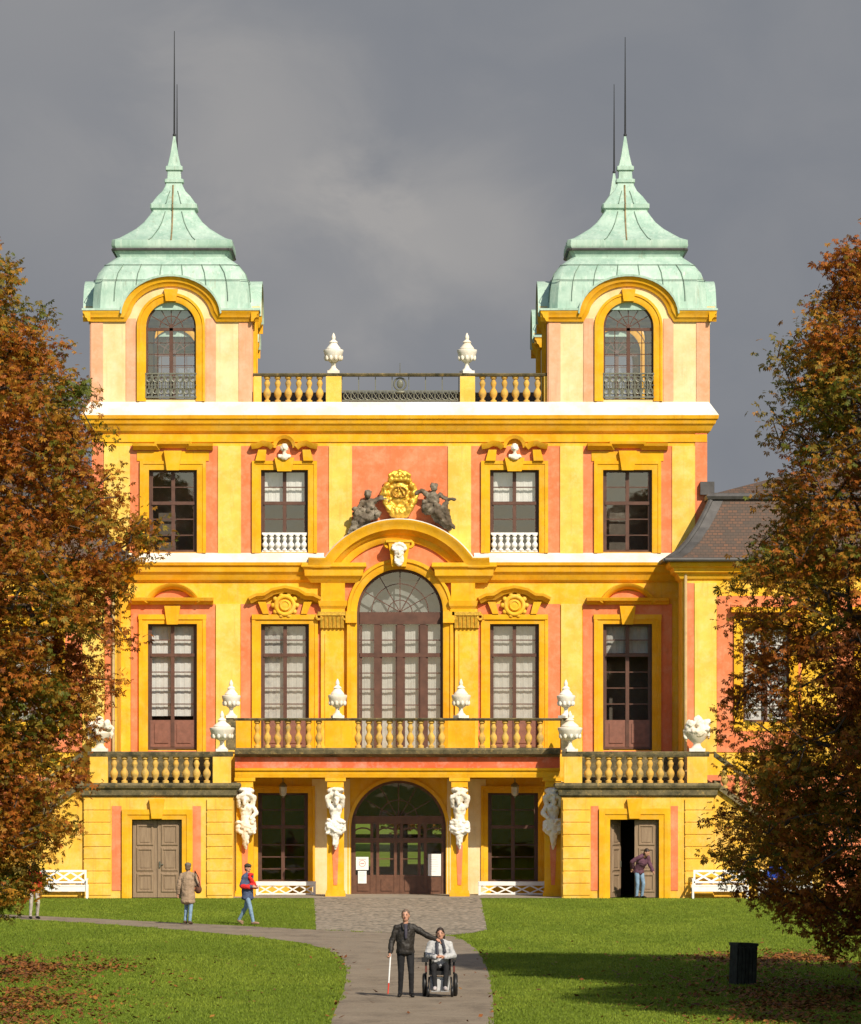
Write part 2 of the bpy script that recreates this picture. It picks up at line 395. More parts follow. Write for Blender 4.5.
# surround of the great window
s_ = MB()
pts = [(cw[1], -.004, Z(752)), (cw[1], -.004, cws)]+[(cwx+cwr*math.cos(t), -.004, cws+cwr*math.sin(t)) for t in np.linspace(0.05, PI-.05, 30)]+[(cw[0], -.004, cws), (cw[0], -.004, Z(752))]
pts = pts[::-1]
s_.sweep(pts, (0, -1, 0), [(0, -.2), (0, .10), (.08, .14), (.2, .16), (.24, .22), (.33, .22), (.36, .02)])
for x0, x1 in ((cw[0]-.38, cw[0]+.0), (cw[1], cw[1]+.38)): s_.box(x0, x1, -.30, -.006, Z(623), Z(611.5))
s_.build('window_surround', 'trim', pal, smooth=True)
k_ = MB().prism([(X(388.5), Z(543)), (X(410), Z(543)), (X(406), Z(567)), (X(392), Z(567))], -.62, -.01)
k_.box(X(386), X(412), -.66, -.02, Z(543), Z(540.5))
for sg in (-1, 1): k_.ring((X(399+sg*11), -.5, Z(545)), .09, .06, 'y', 12, 6)
k_.build('keystone', 'trim', pal, smooth=True)

# ---- remeshed figures ------------------------------------------------------
def fig_remesh(mb, voxel, smooth_it=3, name='tmp'):
    me = bpy.data.meshes.new(name); me.from_pydata(mb.v, [], mb.f)
    o = bpy.data.objects.new(name, me); COL.objects.link(o)
    md = o.modifiers.new('r', 'REMESH'); md.mode = 'VOXEL'; md.voxel_size = voxel; md.adaptivity = 0
    sm = o.modifiers.new('s', 'SMOOTH'); sm.iterations = smooth_it; sm.factor = .5
    dg = bpy.context.evaluated_depsgraph_get(); ev = o.evaluated_get(dg)
    out = bpy.data.meshes.new_from_object(ev)
    bpy.data.objects.remove(o); bpy.data.meshes.remove(me)
    out.polygons.foreach_set('use_smooth', [True]*len(out.polygons))
    return out
def displace(me, amp, freq, seed=0.0):
    n = len(me.vertices)
    co = np.empty(n*3); me.vertices.foreach_get('co', co); no = np.empty(n*3); me.vertices.foreach_get('normal', no)
    co = co.reshape(-1, 3); no = no.reshape(-1, 3)
    d = np.array([mnoise.noise(Vector((p*freq+seed).tolist())) for p in co])
    co += no*(d*amp)[:, None]; me.vertices.foreach_set('co', co.ravel()); me.update()
def link_mesh(me, name, mats, parent=None, loc=(0, 0, 0)):
    mi_ = np.empty(len(me.polygons), np.int32); me.polygons.foreach_get('material_index', mi_)
    me.name = name
    for m in (mats if isinstance(mats, (list, tuple)) else [mats]): me.materials.append(M[m] if isinstance(m, str) else m)
    if me.materials and len(me.materials) > 1: me.polygons.foreach_set('material_index', mi_)
    o = bpy.data.objects.new(name, me); COL.objects.link(o); o.location = loc
    if parent: o.parent = parent
    return o
class Fig:
    """union of tapered capsules and ellipsoids, each with a material tag"""
    def __init__(s): s.p = []
    def cap(s, p, q, r0, r1=None, t=0): s.p.append(('c', np.array(p, float), np.array(q, float), r0, r0 if r1 is None else r1, t)); return s
    def ell(s, c, r, t=0, R=None): s.p.append(('e', np.array(c, float), np.array(r, float), np.eye(3) if R is None else np.array(R), t)); return s
    def chain(s, pts, r0, r1, t=0):
        n = len(pts)-1
        for i in range(n): s.cap(pts[i], pts[i+1], r0+(r1-r0)*i/n, r0+(r1-r0)*(i+1)/n, t)
        return s
    def mesh(s, voxel, it=3, amp=0, freq=20):
        mb = MB()
        for q in s.p:
            if q[0] == 'c':
                _, a, b, r0, r1, t = q
                mb.ell(a, (r0,)*3, 12); mb.ell(b, (r1,)*3, 12)
                if np.linalg.norm(b-a) > 1e-4: mb.tube(a, b, r0, r1, 12)
            else: mb.ell(q[1], q[2], 16, 0, Matrix(q[3].tolist()))
        me = fig_remesh(mb, voxel, it)
        if amp: displace(me, amp, freq, random.random()*50); displace(me, amp*.45, freq*2.7, random.random()*50)
        n = len(me.polygons); ce = np.empty(n*3); me.polygons.foreach_get('center', ce); ce = ce.reshape(-1, 3)
        best = np.full(n, 1e9); tg = np.zeros(n, int)
        for q in s.p:
            if q[0] == 'c':
                _, a, b, r0, r1, t = q; ab = b-a; L = max(ab@ab, 1e-9); u = np.clip((ce-a)@ab/L, 0, 1)
                d = np.linalg.norm(ce-(a+u[:, None]*ab), axis=1)-(r0+(r1-r0)*u)
            else:
                l = (ce-q[1])@q[3]; k = np.linalg.norm(l/q[2], axis=1); d = (k-1)*q[2].min(); t = q[4]
            mk = d < best; best[mk] = d[mk]; tg[mk] = t
        me.polygons.foreach_set('material_index', tg); s.centers = ce; s.tg = tg
        return me

# mask on the keystone and busts over the upper inner windows
def bust_fig(c, k=1.0):
    f = Fig(); c = np.array(c)
    f.ell(c+(0, 0, .12*k), (.10*k, .11*k, .14*k)); f.ell(c+(0, -.11*k, .10*k), (.025*k, .04*k, .04*k)); f.cap(c+(0, 0, 0), c+(0, 0, -.1*k), .06*k, .07*k)
    f.cap(c+(-.17*k, .02, -.16*k), c+(.17*k, .02, -.16*k), .07*k, .07*k); f.ell(c+(0, 0, -.2*k), (.16*k, .10*k, .10*k))
    f.ell(c+(0, .03, .22*k), (.11*k, .10*k, .07*k)); f.ell(c+(-.1*k, .02, .12*k), (.04*k, .06*k, .1*k)); f.ell(c+(.1*k, .02, .12*k), (.04*k, .06*k, .1*k))
    return f
f = Fig(); mc = np.array((X(399), -.68, Z(553)))
f.ell(mc, (.17, .14, .25)); f.ell(mc+(0, -.13, -.02), (.04, .06, .08)); f.ell(mc+(0, -.1, .07), (.14, .05, .035)); f.ell(mc+(0, -.09, -.13), (.09, .05, .03))
for k in range(7):
    f.ell(mc+(.19*math.cos(PI*k/6), -.03, .12+.16*math.sin(PI*k/6)), (.075, .08, .075)); f.ell(mc+(-.12+.04*k, -.05, -.24-.12*math.sin(PI*k/6)), (.05, .06, .12))
link_mesh(f.mesh(.02, 2, .018, 14), 'mask', 'stone', pal)

# ---- windows ---------------------------------------------------------------
def window(px0, px1, pyt, pyb, y=.2, tr=None, ub=(), lb=(), panel=None, cur=None, rail=False, glass='glass', mat='brown', panelmat=None, label=None, yy=0, ncol=2):
    x0, x1, z0, z1 = X(px0, yy), X(px1, yy), Z(pyb, yy), Z(pyt, yy)
    f = MB(); b = .075
    f.box(x0, x0+b, y-.05, y+.05, z0, z1); f.box(x1-b, x1, y-.05, y+.05, z0, z1)
    f.box(x0+b, x1-b, y-.05, y+.05, z1-b, z1); f.box(x0+b, x1-b, y-.05, y+.05, z0, z0+b)
    cols = [x0+(x1-x0)*i/ncol for i in range(1, ncol)]
    for cx in cols: f.box(cx-.06, cx+.06, y-.07, y+.04, z0+b, z1-b)
    if tr: f.box(x0+b, x1-b, y-.085, y+.045, Z(tr, yy)-.055, Z(tr, yy)+.055)
    for q in list(ub)+list(lb): f.box(x0+b, x1-b, y-.03, y+.03, Z(q, yy)-.018, Z(q, yy)+.018)
    zb = z0+b
    edges = [x0+b]+cols+[x1-b]
    if panel:
        zp = Z(panel, yy); zb = zp
        f.box(x0+b, x1-b, y-.045, y+.035, z0+b, zp, 1)
        for l, r in zip(edges, edges[1:]):
            f.box(l+.14, r-.14, y-.075, y-.0455, z0+.2, zp-.12, 1)
    for l, r in zip(edges, edges[1:]):             # casement stiles
        for ss in (l, r-.05): f.box(ss+.002, ss+.048, y-.04, y+.034, zb, z1-b-.002)
    o = f.build('window', [mat, panelmat or mat], pal)
    if label: o['label'] = label
    MB().sheet([(x0+b, zb), (x1-b, zb), (x1-b, z1-b), (x0+b, z1-b)], y+.006).build('pane', glass, o)
    if cur:
        ct, cb, cm = cur; n = 60; g = MB()
        zz0, zz1 = Z(cb, yy), Z(ct, yy); v = []; 
        for i in range(n+1):
            xx = x0+.03+(x1-x0-.06)*i/n; dy = .007*math.sin(i*1.9)+.008*math.sin(i*.7+px0)
            if ncol == 2 and abs(i-n/2) < 2: dy += .03
            v += [(xx, y+.16+dy, zz0), (xx, y+.16+dy, zz1)]
        g.add(v, [(2*i, 2*i+2, 2*i+3, 2*i+1) for i in range(n)]); g.build('curtain', cm, o, smooth='all')
    return o
def surround(px0, px1, pyt, pyb, wd=9, y=-.004, drop=True):
    s = MB(); x0, x1, z0, z1 = X(px0), X(px1), Z(pyb), Z(pyt); t = wd/30
    pts = [(x0, y, z0), (x0, y, z1), (x1, y, z1), (x1, y, z0)]
    s.sweep(pts, (0, -1, 0), [(0, -.14), (0, .07), (.07, .09), (t*.6, .10), (t*.65, .13), (t, .13), (t, 0)]); return s
BAL = [(.05, 0), (.105, .0), (.105, .06), (.06, .08), (.055, .11), (.115, .20), (.13, .27), (.115, .33), (.065, .40), (.06, .44), (.095, .52), (.1, .57), (.065, .63), (.06, .66), (.105, .69), (.105, .75), (.05, .75)]
def balusters(parent, xs, y, z0, h, mat, k=1.0, name='baluster', meshes={}):
    key = (mat, round(h, 3), k)
    for x in xs:
        if key not in meshes:
            o = MB().lathe([(r*k, z/.75*h) for r, z in BAL], n=12).build(name, mat, parent, smooth=True); meshes[key] = o.data
        else:
            o = bpy.data.objects.new(name, meshes[key]); COL.objects.link(o); o.parent = parent
        o.location = (x, y, z0)
# upper storey
for i, (a, b) in enumerate(up):
    inner = i in (1, 2)
    o = window(a, b, 470, 552, tr=503, ub=(487,), lb=(519, 535), cur=(472, 501, 'curtain') if inner else None)
    s = surround(a, b, 470, 553)
    c_ = (a+b)/2
    if inner:
        r = MB().box(X(a+1), X(b-1), .02, .10, Z(552), Z(550.5)).box(X(a+1), X(b-1), .02, .10, Z(534.5), Z(532.5)).build('window_balustrade', 'wpaint', o)
        rb = MB()
        for q in np.linspace(a+4, b-4, 7): rb.lathe([(rr*.8, zz/.75*(Z(534.5)-Z(550.5))) for rr, zz in BAL], (X(q), .06, Z(550.5)), 10)
        rb.build('white_balusters', 'wpaint', o, smooth=True)
        for sg in (-1, 1):                       # scrolled broken pediment
            ptsx = [(c_+sg*33, 447), (c_+sg*27, 446), (c_+sg*22, 443.5), (c_+sg*16, 444.5), (c_+sg*12, 448)]
            if sg > 0: ptsx = ptsx[::-1]
            s.sweep([(X(p), -.01, Z(q)) for p, q in ptsx], (0, -1, 0), [(-.09, 0), (-.09, .22), (0, .3), (.09, .34), (.09, 0)])
            s.prism([(X(c_+sg*26), Z(450)), (X(c_+sg*18), Z(450)), (X(c_+sg*19), Z(461)), (X(c_+sg*29), Z(461))], -.24, -.012)
        th = np.linspace(PI, 0, 12)
        s.sweep([(X(c_+10*math.cos(t)), -.01, Z(448-11*math.sin(t))) for t in th], (0, -1, 0), [(-.06, 0), (-.06, .2), (.06, .26), (.06, 0)])
        s.prism([(X(c_-10), Z(458)), (X(c_+10), Z(458)), (X(c_+7), Z(471.5)), (X(c_-7), Z(471.5))], -.26, -.011)
        s.build('window_surround', 'trim', pal, smooth=True)
        link_mesh(bust_fig((X(c_), -.3, Z(452)), .95).mesh(.025, 2, .02, 14), 'bust', 'stone', pal)
    else:
        s.sweep([(X(c_-40), -.01, Z(447)), (X(c_-16), -.01, Z(447)), (X(c_-15.5), -.01, Z(445)), (X(c_+15.5), -.01, Z(445)), (X(c_+16), -.01, Z(447)), (X(c_+40), -.01, Z(447))], (0, -1, 0), [(-.11, 0), (-.11, .12), (-.03, .2), (0.02, .32), (.1, .36), (.12, 0)])
        s.prism([(X(c_-9), Z(451)), (X(c_+9), Z(451)), (X(c_+6), Z(470.5)), (X(c_-6), Z(470.5))], -.24, -.011)
        s.box(X(c_-36), X(c_+36), -.06, -.012, Z(461), Z(451.5))
        s.build('window_surround', 'trim', pal, smooth=True)
# piano nobile
for i, (a, b) in enumerate(mid):
    inner = i in (1, 2); c_ = (a+b)/2
    cur = (626, 716, 'curtain') if i == 0 else ((626, 747, 'greycurtain') if inner else (626, 653, 'greycurtain'))
    window(a, b, 624, 749, tr=655, ub=(640,), lb=(672, 688, 704), panel=720, cur=cur, panelmat='pdoor')
    s = surround(a, b, 624, 752)
    if inner:
        ptsx = [(c_-35, 601), (c_-28, 597.5), (c_-20, 597), (c_-12, 592), (c_, 589.5), (c_+12, 592), (c_+20, 597), (c_+28, 597.5), (c_+35, 601)]
        s.sweep([(X(p), -.012, Z(q)) for p, q in ptsx], (0, -1, 0), [(-.1, 0), (-.1, .2), (-.02, .26), (.04, .36), (.12, .38), (.14, 0)])
        for sg in (-1, 1):
            s.prism([(X(c_+sg*27), Z(602)), (X(c_+sg*19), Z(602)), (X(c_+sg*16), Z(614)), (X(c_+sg*22), Z(614))], -.2, -.012)
        s.box(X(c_-33), X(c_+33), -.16, -.012, Z(619.5), Z(614.5))
        s.build('window_surround', 'trim', pal, smooth=True)
        md = MB(); md.ring((X(c_), -.16, Z(605.5)), .30, .075, 'y', 24, 8); md.ell((X(c_), -.1, Z(605.5)), (.28, .12, .24)); md.ring((X(c_), -.2, Z(605.5)), .15, .04, 'y', 18, 6)
        for t in np.linspace(0, 2*PI, 11)[:-1]: md.ell((X(c_)+.4*math.cos(t), -.14, Z(605.5)+.36*math.sin(t)), (.085, .08, .085), 8)
        md.build('medallion', 'wall', pal, smooth='all')
    else:
        s.sweep([(X(c_-41), -.012, Z(601)), (X(c_+41), -.012, Z(601))], (0, -1, 0), [(-.12, 0), (-.12, .12), (-.03, .18), (0, .34), (.1, .38), (.12, 0)])
        Rr = (24**2+14**2)/(2*14); cz = 586+Rr; t0 = math.asin(24/Rr)
        s.sweep([(X(c_+Rr*math.sin(t)), -.013, Z(cz-Rr*math.cos(t))) for t in np.linspace(-t0-.12, t0+.12, 16)], (0, -1, 0), [(-.1, 0), (-.1, .14), (0, .3), (.08, .34), (.1, 0)])
        s.prism([(X(c_-8), Z(606)), (X(c_+8), Z(606)), (X(c_+5.5), Z(624.5)), (X(c_-5.5), Z(624.5))], -.22, -.011)
        s.box(X(c_-34), X(c_+34), -.14, -.012, Z(619.5), Z(614.5))
        pk = MB().prism([(X(c_-19), Z(598)), (X(c_+19), Z(598)), (X(c_+13), Z(592.5)), (X(c_), Z(590.5)), (X(c_-13), Z(592.5))], -.05, -.014)
        s.build('window_surround', 'trim', pal, smooth=True); pk.build('wall_panel', 'pink', pal)
# great arched window
def fan(f, xc, zs, r, y, spokes, rings, w=.03, m=0):
    for t in spokes: 
        p = (xc+.25*r*math.cos(t)*0, zs); q = (xc+r*math.cos(t), zs+r*math.sin(t))
        d = Vector((q[0]-p[0], 0, q[1]-p[1])).normalized(); n = Vector((-d.z, 0, d.x))*w/2
        f.prism([(p[0]+n.x, p[1]+n.z), (q[0]+n.x, q[1]+n.z), (q[0]-n.x, q[1]-n.z), (p[0]-n.x, p[1]-n.z)], y-.03, y+.03, m)
    for rr in rings:
        f.sweep([(xc+rr*math.cos(t), y, zs+rr*math.sin(t)) for t in np.linspace(PI, 0, 24)], (0, -1, 0), [(-w/2, -.028), (-w/2, .028), (w/2, .028), (w/2, -.028)], m)
f = MB(); y = .2; b = .09
f.sweep([(cw[0], y, Z(749)), (cw[0], y, cws)]+[(cwx+cwr*math.cos(t), y, cws+cwr*math.sin(t)) for t in np.linspace(PI-.06, .06, 26)]+[(cw[1], y, cws), (cw[1], y, Z(749))], (0, -1, 0), [(0, -.05), (-b, -.05), (-b, .06), (0, .06)])
f.box(cw[0]+b, cw[1]-b, y-.1, y+.05, Z(624), Z(612)); f.box(cw[0]+b, cw[1]-b, y-.09, y+.05, Z(657), Z(653))
for k, cxp in enumerate((377, 400, 423)): f.box(X(cxp)-.1, X(cxp)+.1, y-.08, y+.045, Z(748), Z(624))
for q in (640, 673, 689, 705): f.box(cw[0]+b, cw[1]-b, y-.03, y+.03, Z(q)-.018, Z(q)+.018)
for ed in (357, 377, 400, 423):
    for o_ in (3, 18.5): f.box(X(ed+o_), X(ed+o_+2), y-.04, y+.03, Z(747), Z(625))
fan(f, cwx, cws, cwr-.03, y, [PI*k/6 for k in range(1, 6)], [cwr*.28, cwr*.66])
o = f.build('great_window', 'brown', pal)
pn = MB().sheet([(cw[0]+.04, Z(749)), (cw[1]-.04, Z(749))]+[(cwx+(cwr-.04)*math.cos(t), cws+(cwr-.04)*math.sin(t)) for t in np.linspace(0, PI, 24)], y+.006); pn.build('pane', 'glass', o)
g = MB(); v = []; n = 120
for i in range(n+1):
    xx = cw[0]+.03+(cw[1]-cw[0]-.06)*i/n; dy = .007*math.sin(i*1.7)+.01*math.sin(i*.37); zt_ = cws-.1
    v += [(xx, y+.18+dy, Z(748)), (xx, y+.18+dy, zt_)]
g.add(v, [(2*i, 2*i+2, 2*i+3, 2*i+1) for i in range(n)]); g.build('curtain', 'greycurtain', o, smooth='all')
MB().prism([(cwx+(cwr+.02)*math.cos(t), cws+(cwr+.02)*math.sin(t)) for t in np.linspace(0, PI, 24)], .62, .63).build('blind', simple('grey_blind_cloth', (.22, .23, .22), .8), o)

# ---- ground floor behind the portico
def gfwin(a, b):
    o = window(a, b, 793, 882, y=.18, tr=827, ub=(810,), lb=(845, 857, 869), ncol=2, glass='lowglass')
    s = surround(a, b, 793, 884, wd=7); s.build('window_surround', 'trim', pal)
for a, b in gw: gfwin(a, b)
f = MB(); y = .2; b = .09
f.sweep([(dw[0], y, 0), (dw[0], y, dws)]+[(dwx+dwr*math.cos(t), y, dws+dwr*math.sin(t)) for t in np.linspace(PI-.06, .06, 26)]+[(dw[1], y, dws), (dw[1], y, 0)], (0, -1, 0), [(0, -.05), (-b, -.05), (-b, .06), (0, .06)])
f.box(dw[0]+b, dw[1]-b, y-.1, y+.05, Z(824), Z(816)); f.box(dw[0]+b, dw[1]-b, y-.085, y+.05, Z(843), Z(838))
f.box(dw[0]+b, dw[1]-b, y-.045, y+.04, .0, Z(875))
for k in range(4):
    l, r = X(351+23.75*k), X(351+23.75*(k+1)); l += .05; r -= .05
    f.box(l, l+.1, y-.07, y+.045, .0, Z(824)); f.box(r-.1, r, y-.07, y+.045, .0, Z(824))
    f.box(l+.16, r-.16, y-.075, y-.046, .12, Z(879)); f.box(l+.1, r-.1, y-.03, y+.03, Z(859.5), Z(858.5))
    f.sweep([((l+r)/2+.27*math.cos(t), y-.02, Z(833)+.14*math.sin(t)) for t in np.linspace(PI, 0, 10)], (0, -1, 0), [(0, 0), (0, .04), (.05, .04), (.05, 0)])
fan(f, dwx, dws+.3, dwr-.35, y, [PI*k/6 for k in range(1, 6)], [dwr*.4])
o = f.build('entrance_door', simple('entrance_door_wood', (.13, .06, .035), .45, var=.3), pal)
pn = MB().sheet([(dw[0]+.04, Z(875)), (dw[1]-.04, Z(875))]+[(dwx+(dwr-.04)*math.cos(t), dws+(dwr-.04)*math.sin(t)) for t in np.linspace(0, PI, 24)], y+.006); pn.build('pane', 'lowglass', o)
s = MB(); s.sweep([(dw[0], -.004, 0), (dw[0], -.004, dws)]+[(dwx+dwr*math.cos(t), -.004, dws+dwr*math.sin(t)) for t in np.linspace(PI-.05, .05, 26)]+[(dw[1], -.004, dws), (dw[1], -.004, 0)], (0, -1, 0), [(0, -.1), (0, .05), (.12, .06), (.12, 0)])
s.build('door_surround', 'wall', pal, smooth=True)
for a, b in [(312, 350), (447, 486), (236, 252), (545, 562)]:
    MB().box(X(a), X(b), -.06, -.003, .02, Z(779)).build('pilaster_strip', 'tower', pal)
# ---- portico: slab, frieze, piers
bx0, bx1 = X(235, YB), X(560, YB)
zf0, zf1, zf2, zl = Z(777.5, YB), Z(768, YB), Z(757, YB), Z(748, YB)
MB().box(bx0, bx1, YB+.3, -.07, zf1, zl-.05).build('balcony_floor', 'wall', pal)
p = MB(); p.box(bx0, bx1, YB, YB+.299, zf1, zf2); p.build('red_frieze', 'redbrick', pal)
p = MB(); p.sweep([(bx0, YB+.02, zf1), (bx1, YB+.02, zf1)], (0, -1, 0), [(-(zf1-zf0), -.28), (-(zf1-zf0), .0), (-.2, .03), (-.1, .04), (-.08, .1), (-.003, .12), (-.003, -.28)]); p.build('architrave', 'trim', pal)
p = MB(); p.sweep([(bx0, YB, zf2), (bx1, YB, zf2)], (0, -1, 0), [(.002, -.25), (.002, .06), (.06, .14), (.10, .30), (.24, .34), (.30, .32), (.30, -.25)]); p.build('balcony_ledge', 'moss', pal)
piers = [(245, 1), (335.5, 1), (459.5, 1), (553, 1)]
for pxc, _ in piers:
    xc = X(pxc, YB+.2); q = MB()
    q.box(xc-.34, xc+.34, YB+.02, YB+.5, zf0-.12, zf0-.003); q.box(xc-.27, xc+.27, YB+.06, YB+.48, zf0-.32, zf0-.122)
    q.box(xc-.28, xc+.28, YB+.12, YB+.46, .12, zf0-.323); q.box(xc-.31, xc+.31, YB+.08, YB+.47, .121, .2)
    q.box(xc-.33, xc+.33, YB+.04, YB+.48, 0, .12)
    o = q.build('portico_pier', 'trim', pal)
    MB().prism([(xc-.06, Z(885, YB)), (xc+.06, Z(885, YB)), (xc+.11, Z(845, YB)), (xc-.11, Z(845, YB))], YB+.10, YB+.119).build('pier_panel', 'pink', o)
# ---- balustrades
def balustrade(name, spans, peds, y, px0, px1, zrail, hr, zbase, mats, step=11.0, base=None, k=1.0, ret=None):
    """spans: pixel spans filled with balusters, peds: pixel spans of pedestals"""
    r = MB(); r.sweep([(X(px0, y), y, zrail), (X(px1, y), y, zrail)], (0, -1, 0), [(-hr, -.14), (-hr, .14), (-hr*.6, .17), (-.02, .19), (0, .17), (0, -.17), (-.02, -.19), (-hr*.6, -.17)])
    o = r.build(name, mats[0], pal)
    for a, b in peds: MB().box(X(a, y), X(b, y), y-.15, y+.15, zbase, zrail-hr-.002).build('pedestal', mats[1], o)
    for a, b in spans:
        n = max(2, round((b-a)/step)); xs = [X(a+(b-a)*(i+.5)/n, y) for i in range(n)]
        balusters(o, xs, y, zbase, zrail-hr-zbase-.002, mats[2], k)
    return o
ybal = YB+.02
balustrade('balustrade', [(252, 324), (353, 447), (476, 546)], [(236, 251), (325, 352), (448, 475), (547, 560)], ybal, 234, 562, Z(718, ybal), .09, zf2+.303, ['moss', 'trim', 'balus'], 11, k=.95)
# roof balustrade with a middle iron grille
yr = .35
o = balustrade('roof_balustrade', [(262, 325), (477, 543)], [(254, 261.5), (326, 341.5), (460, 475), (544, 549)], yr, 253, 549, Z(373.5, yr), .1, Z(402), ['moss', 'pale', 'balus'], 10.5)
g = MB(); zz0, zz1 = Z(401, yr), Z(377, yr); zm = Z(391, yr)
g.box(X(342, yr), X(459, yr), yr-.02, yr+.02, zm-.02, zm+.02); g.box(X(342, yr), X(459, yr), yr-.02, yr+.02, zz0, zz0+.04)
for q in np.arange(344, 459, 7.0):
    xc = X(q+3.5, yr); g.ring((xc, yr, (zz0+zm)/2), .13, .016, 'y', 14, 5)
    for a, c_ in ((q, q+7), (q+7, q)): g.tube((X(a, yr), yr, zz0), (X(c_, yr), yr, zm), .012, .012, 5)
for q in np.arange(342, 460, 16.7): g.box(X(q, yr)-.015, X(q, yr)+.015, yr-.015, yr+.015, zm, zz1)
g.ring((X(400, yr), yr, Z(384, yr)), .2, .03, 'y', 18, 6); g.ell((X(400, yr), yr, Z(384, yr)), (.11, .05, .15)); g.tube((X(400, yr), yr, Z(374, yr)), (X(400, yr), yr, Z(363, yr)), .015, .01, 6)
g.ell((X(400, yr), yr, Z(392, yr)), (.17, .05, .06))
g.build('iron_grille', 'grate', o)

# ---- side terraces
def terrace(px0, px1, door, sur, pinks, rusts, peds, span, sg, open_door):
    y = YT; zt_ = Z(757, y); x0, x1 = X(px0, y), X(px1, y)
    zl0, zl1 = Z(797, y), Z(783, y)
    h = [(X(door[0], y), X(door[1], y), -.3, Z(819.5, y))]
    t = MB(); t.wall(x0, x1, -.3, zl0, y, y+.4, h); t.box(x0, x0+.38, y+.401, -.01, -.3, zl0-.003); t.box(x1-.38, x1, y+.401, -.01, -.3, zl0-.003)
    t.box(x0+.01, x1-.01, y+.2, -.012, zl0-.25, zl0-.006); t.build('terrace_wall', 'rust', pal)
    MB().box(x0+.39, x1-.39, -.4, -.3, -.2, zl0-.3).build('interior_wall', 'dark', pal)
    l = MB(); cornice(l, [(x0, -.02, 0), (x0, y, 0), (x1, y, 0), (x1, -.02, 0)], [(-.3, zl1), (.2, zl1), (.24, zl1-.08), (.2, zl1-.16), (.12, zl1-.22), (.10, zl0+.06), (.03, zl0), (-.3, zl0)]); l.build('terrace_ledge', 'moss', pal)
    MB().box(x0+.1, x1-.1, y+.29, -.08, zl1-.2, zl1-.003).build('terrace_floor', 'moss', pal)
    for a, b in rusts:
        r = MB(); q = 895
        while q > 800: 
            r.box(X(a, y), X(b, y), y-.07, y-.003, max(0.0, Z(q, y)), Z(max(q-10.6, 798), y)); q -= 12.2
        r.box(X(a+.4, y), X(b-.4, y), y-.045, y-.002, .0, Z(799, y)); r.build('rustication', 'rust', pal)
    for a, b in pinks: MB().box(X(a, y), X(b, y), y-.02, y-.003, .25, Z(806, y)).build('wall_panel', 'pink', pal)
    s = MB(); dx0, dx1, dz = X(door[0], y), X(door[1], y), Z(819.5, y); tt = (door[0]-sur[0])/S(y)
    s.sweep([(dx0, y-.004, 0), (dx0, y-.004, dz), (dx1, y-.004, dz), (dx1, y-.004, 0)], (0, -1, 0), [(0, -.2), (0, .06), (tt*.4, .08), (tt*.5, .11), (tt, .11), (tt, 0)])
    c_ = (dx0+dx1)/2; s.prism([(c_-.25, Z(799, y)), (c_+.25, Z(799, y)), (c_+.17, Z(818.5, y)), (c_-.17, Z(818.5, y))], y-.2, y-.01); s.build('door_surround', 'trim', pal)
    MB().box(x0+.6, x1-.6, y+1.2, y+1.6, zl1-.004, Z(752.5, y+1.2)).build('gap_darkening_wall', 'moss', pal)  # dark wall added behind the balusters so the gaps between them read dark
    bo = balustrade('balustrade', [span], peds, y+.06, min(peds[0][0], peds[-1][0])-2, max(p[1] for p in peds)+2, Z(751.5, y), .17, zl1+.003, ['moss', 'rust', 'balus'], 10.4)
    # doors
    def leaf(lx0, lx1, ly, parent, name='door_leaf'):
        d = MB(); w_ = lx1-lx0; d.box(lx0, lx1, ly, ly+.06, .02, dz-.03)
        for (a, b) in ((.06, .30), (.34, .64), (.68, .95)):
            zA, zB = .05+(dz-.1)*a, .05+(dz-.1)*b
            d.sweep([(lx0+.13, ly, zA), (lx0+.13, ly, zB), (lx1-.13, ly, zB), (lx1-.13, ly, zA)], (0, -1, 0), [(-.07, 0), (-.05, .035), (-.01, .035), (0.02, 0)], closed=True)
            d.box(lx0+.24, lx1-.24, ly-.02, ly-.001, zA+.1, zB-.1)
        return d
    if not open_door:
        for k, (a, b) in enumerate(((dx0+.02, c_-.008), (c_+.008, dx1-.02))):
            o = leaf(a, b, y+.16, pal).build('door_leaf', 'door', pal)
            if k == 1: MB().box(a+.06, a+.1, y+.1, y+.159, 1.0, 1.2).tube((a+.08, y+.09, 1.1), (a+.2, y+.09, 1.1), .015).build('handle', 'grate', o)
    else:
        leaf(c_+.01, dx1-.02, y+.16, pal).build('door_leaf', 'door', pal)
        o = leaf(0, c_-dx0-.03, 0, pal).build('door_leaf', 'door', pal); o.location = (dx0+.03, y+.2, 0); o.rotation_euler = (0, 0, math.radians(62)); o['label'] = 'left leaf of the terrace door, swung inwards'
        MB().box(.66, .7, -.05, -.001, 1.0, 1.2).build('handle', 'grate', o)
terrace(83, 233, (132, 182), (122, 192), [(112, 121.5), (193, 201)], [(84, 111), (207, 232.5)], [(90, 108), (213, 231)], (109, 212), -1, False)
terrace(562, 714, (610, 659), (599, 670), [(591, 598.5), (671, 678)], [(563, 590), (685, 713)], [(564, 582), (687, 707)], (583, 686), 1, True)
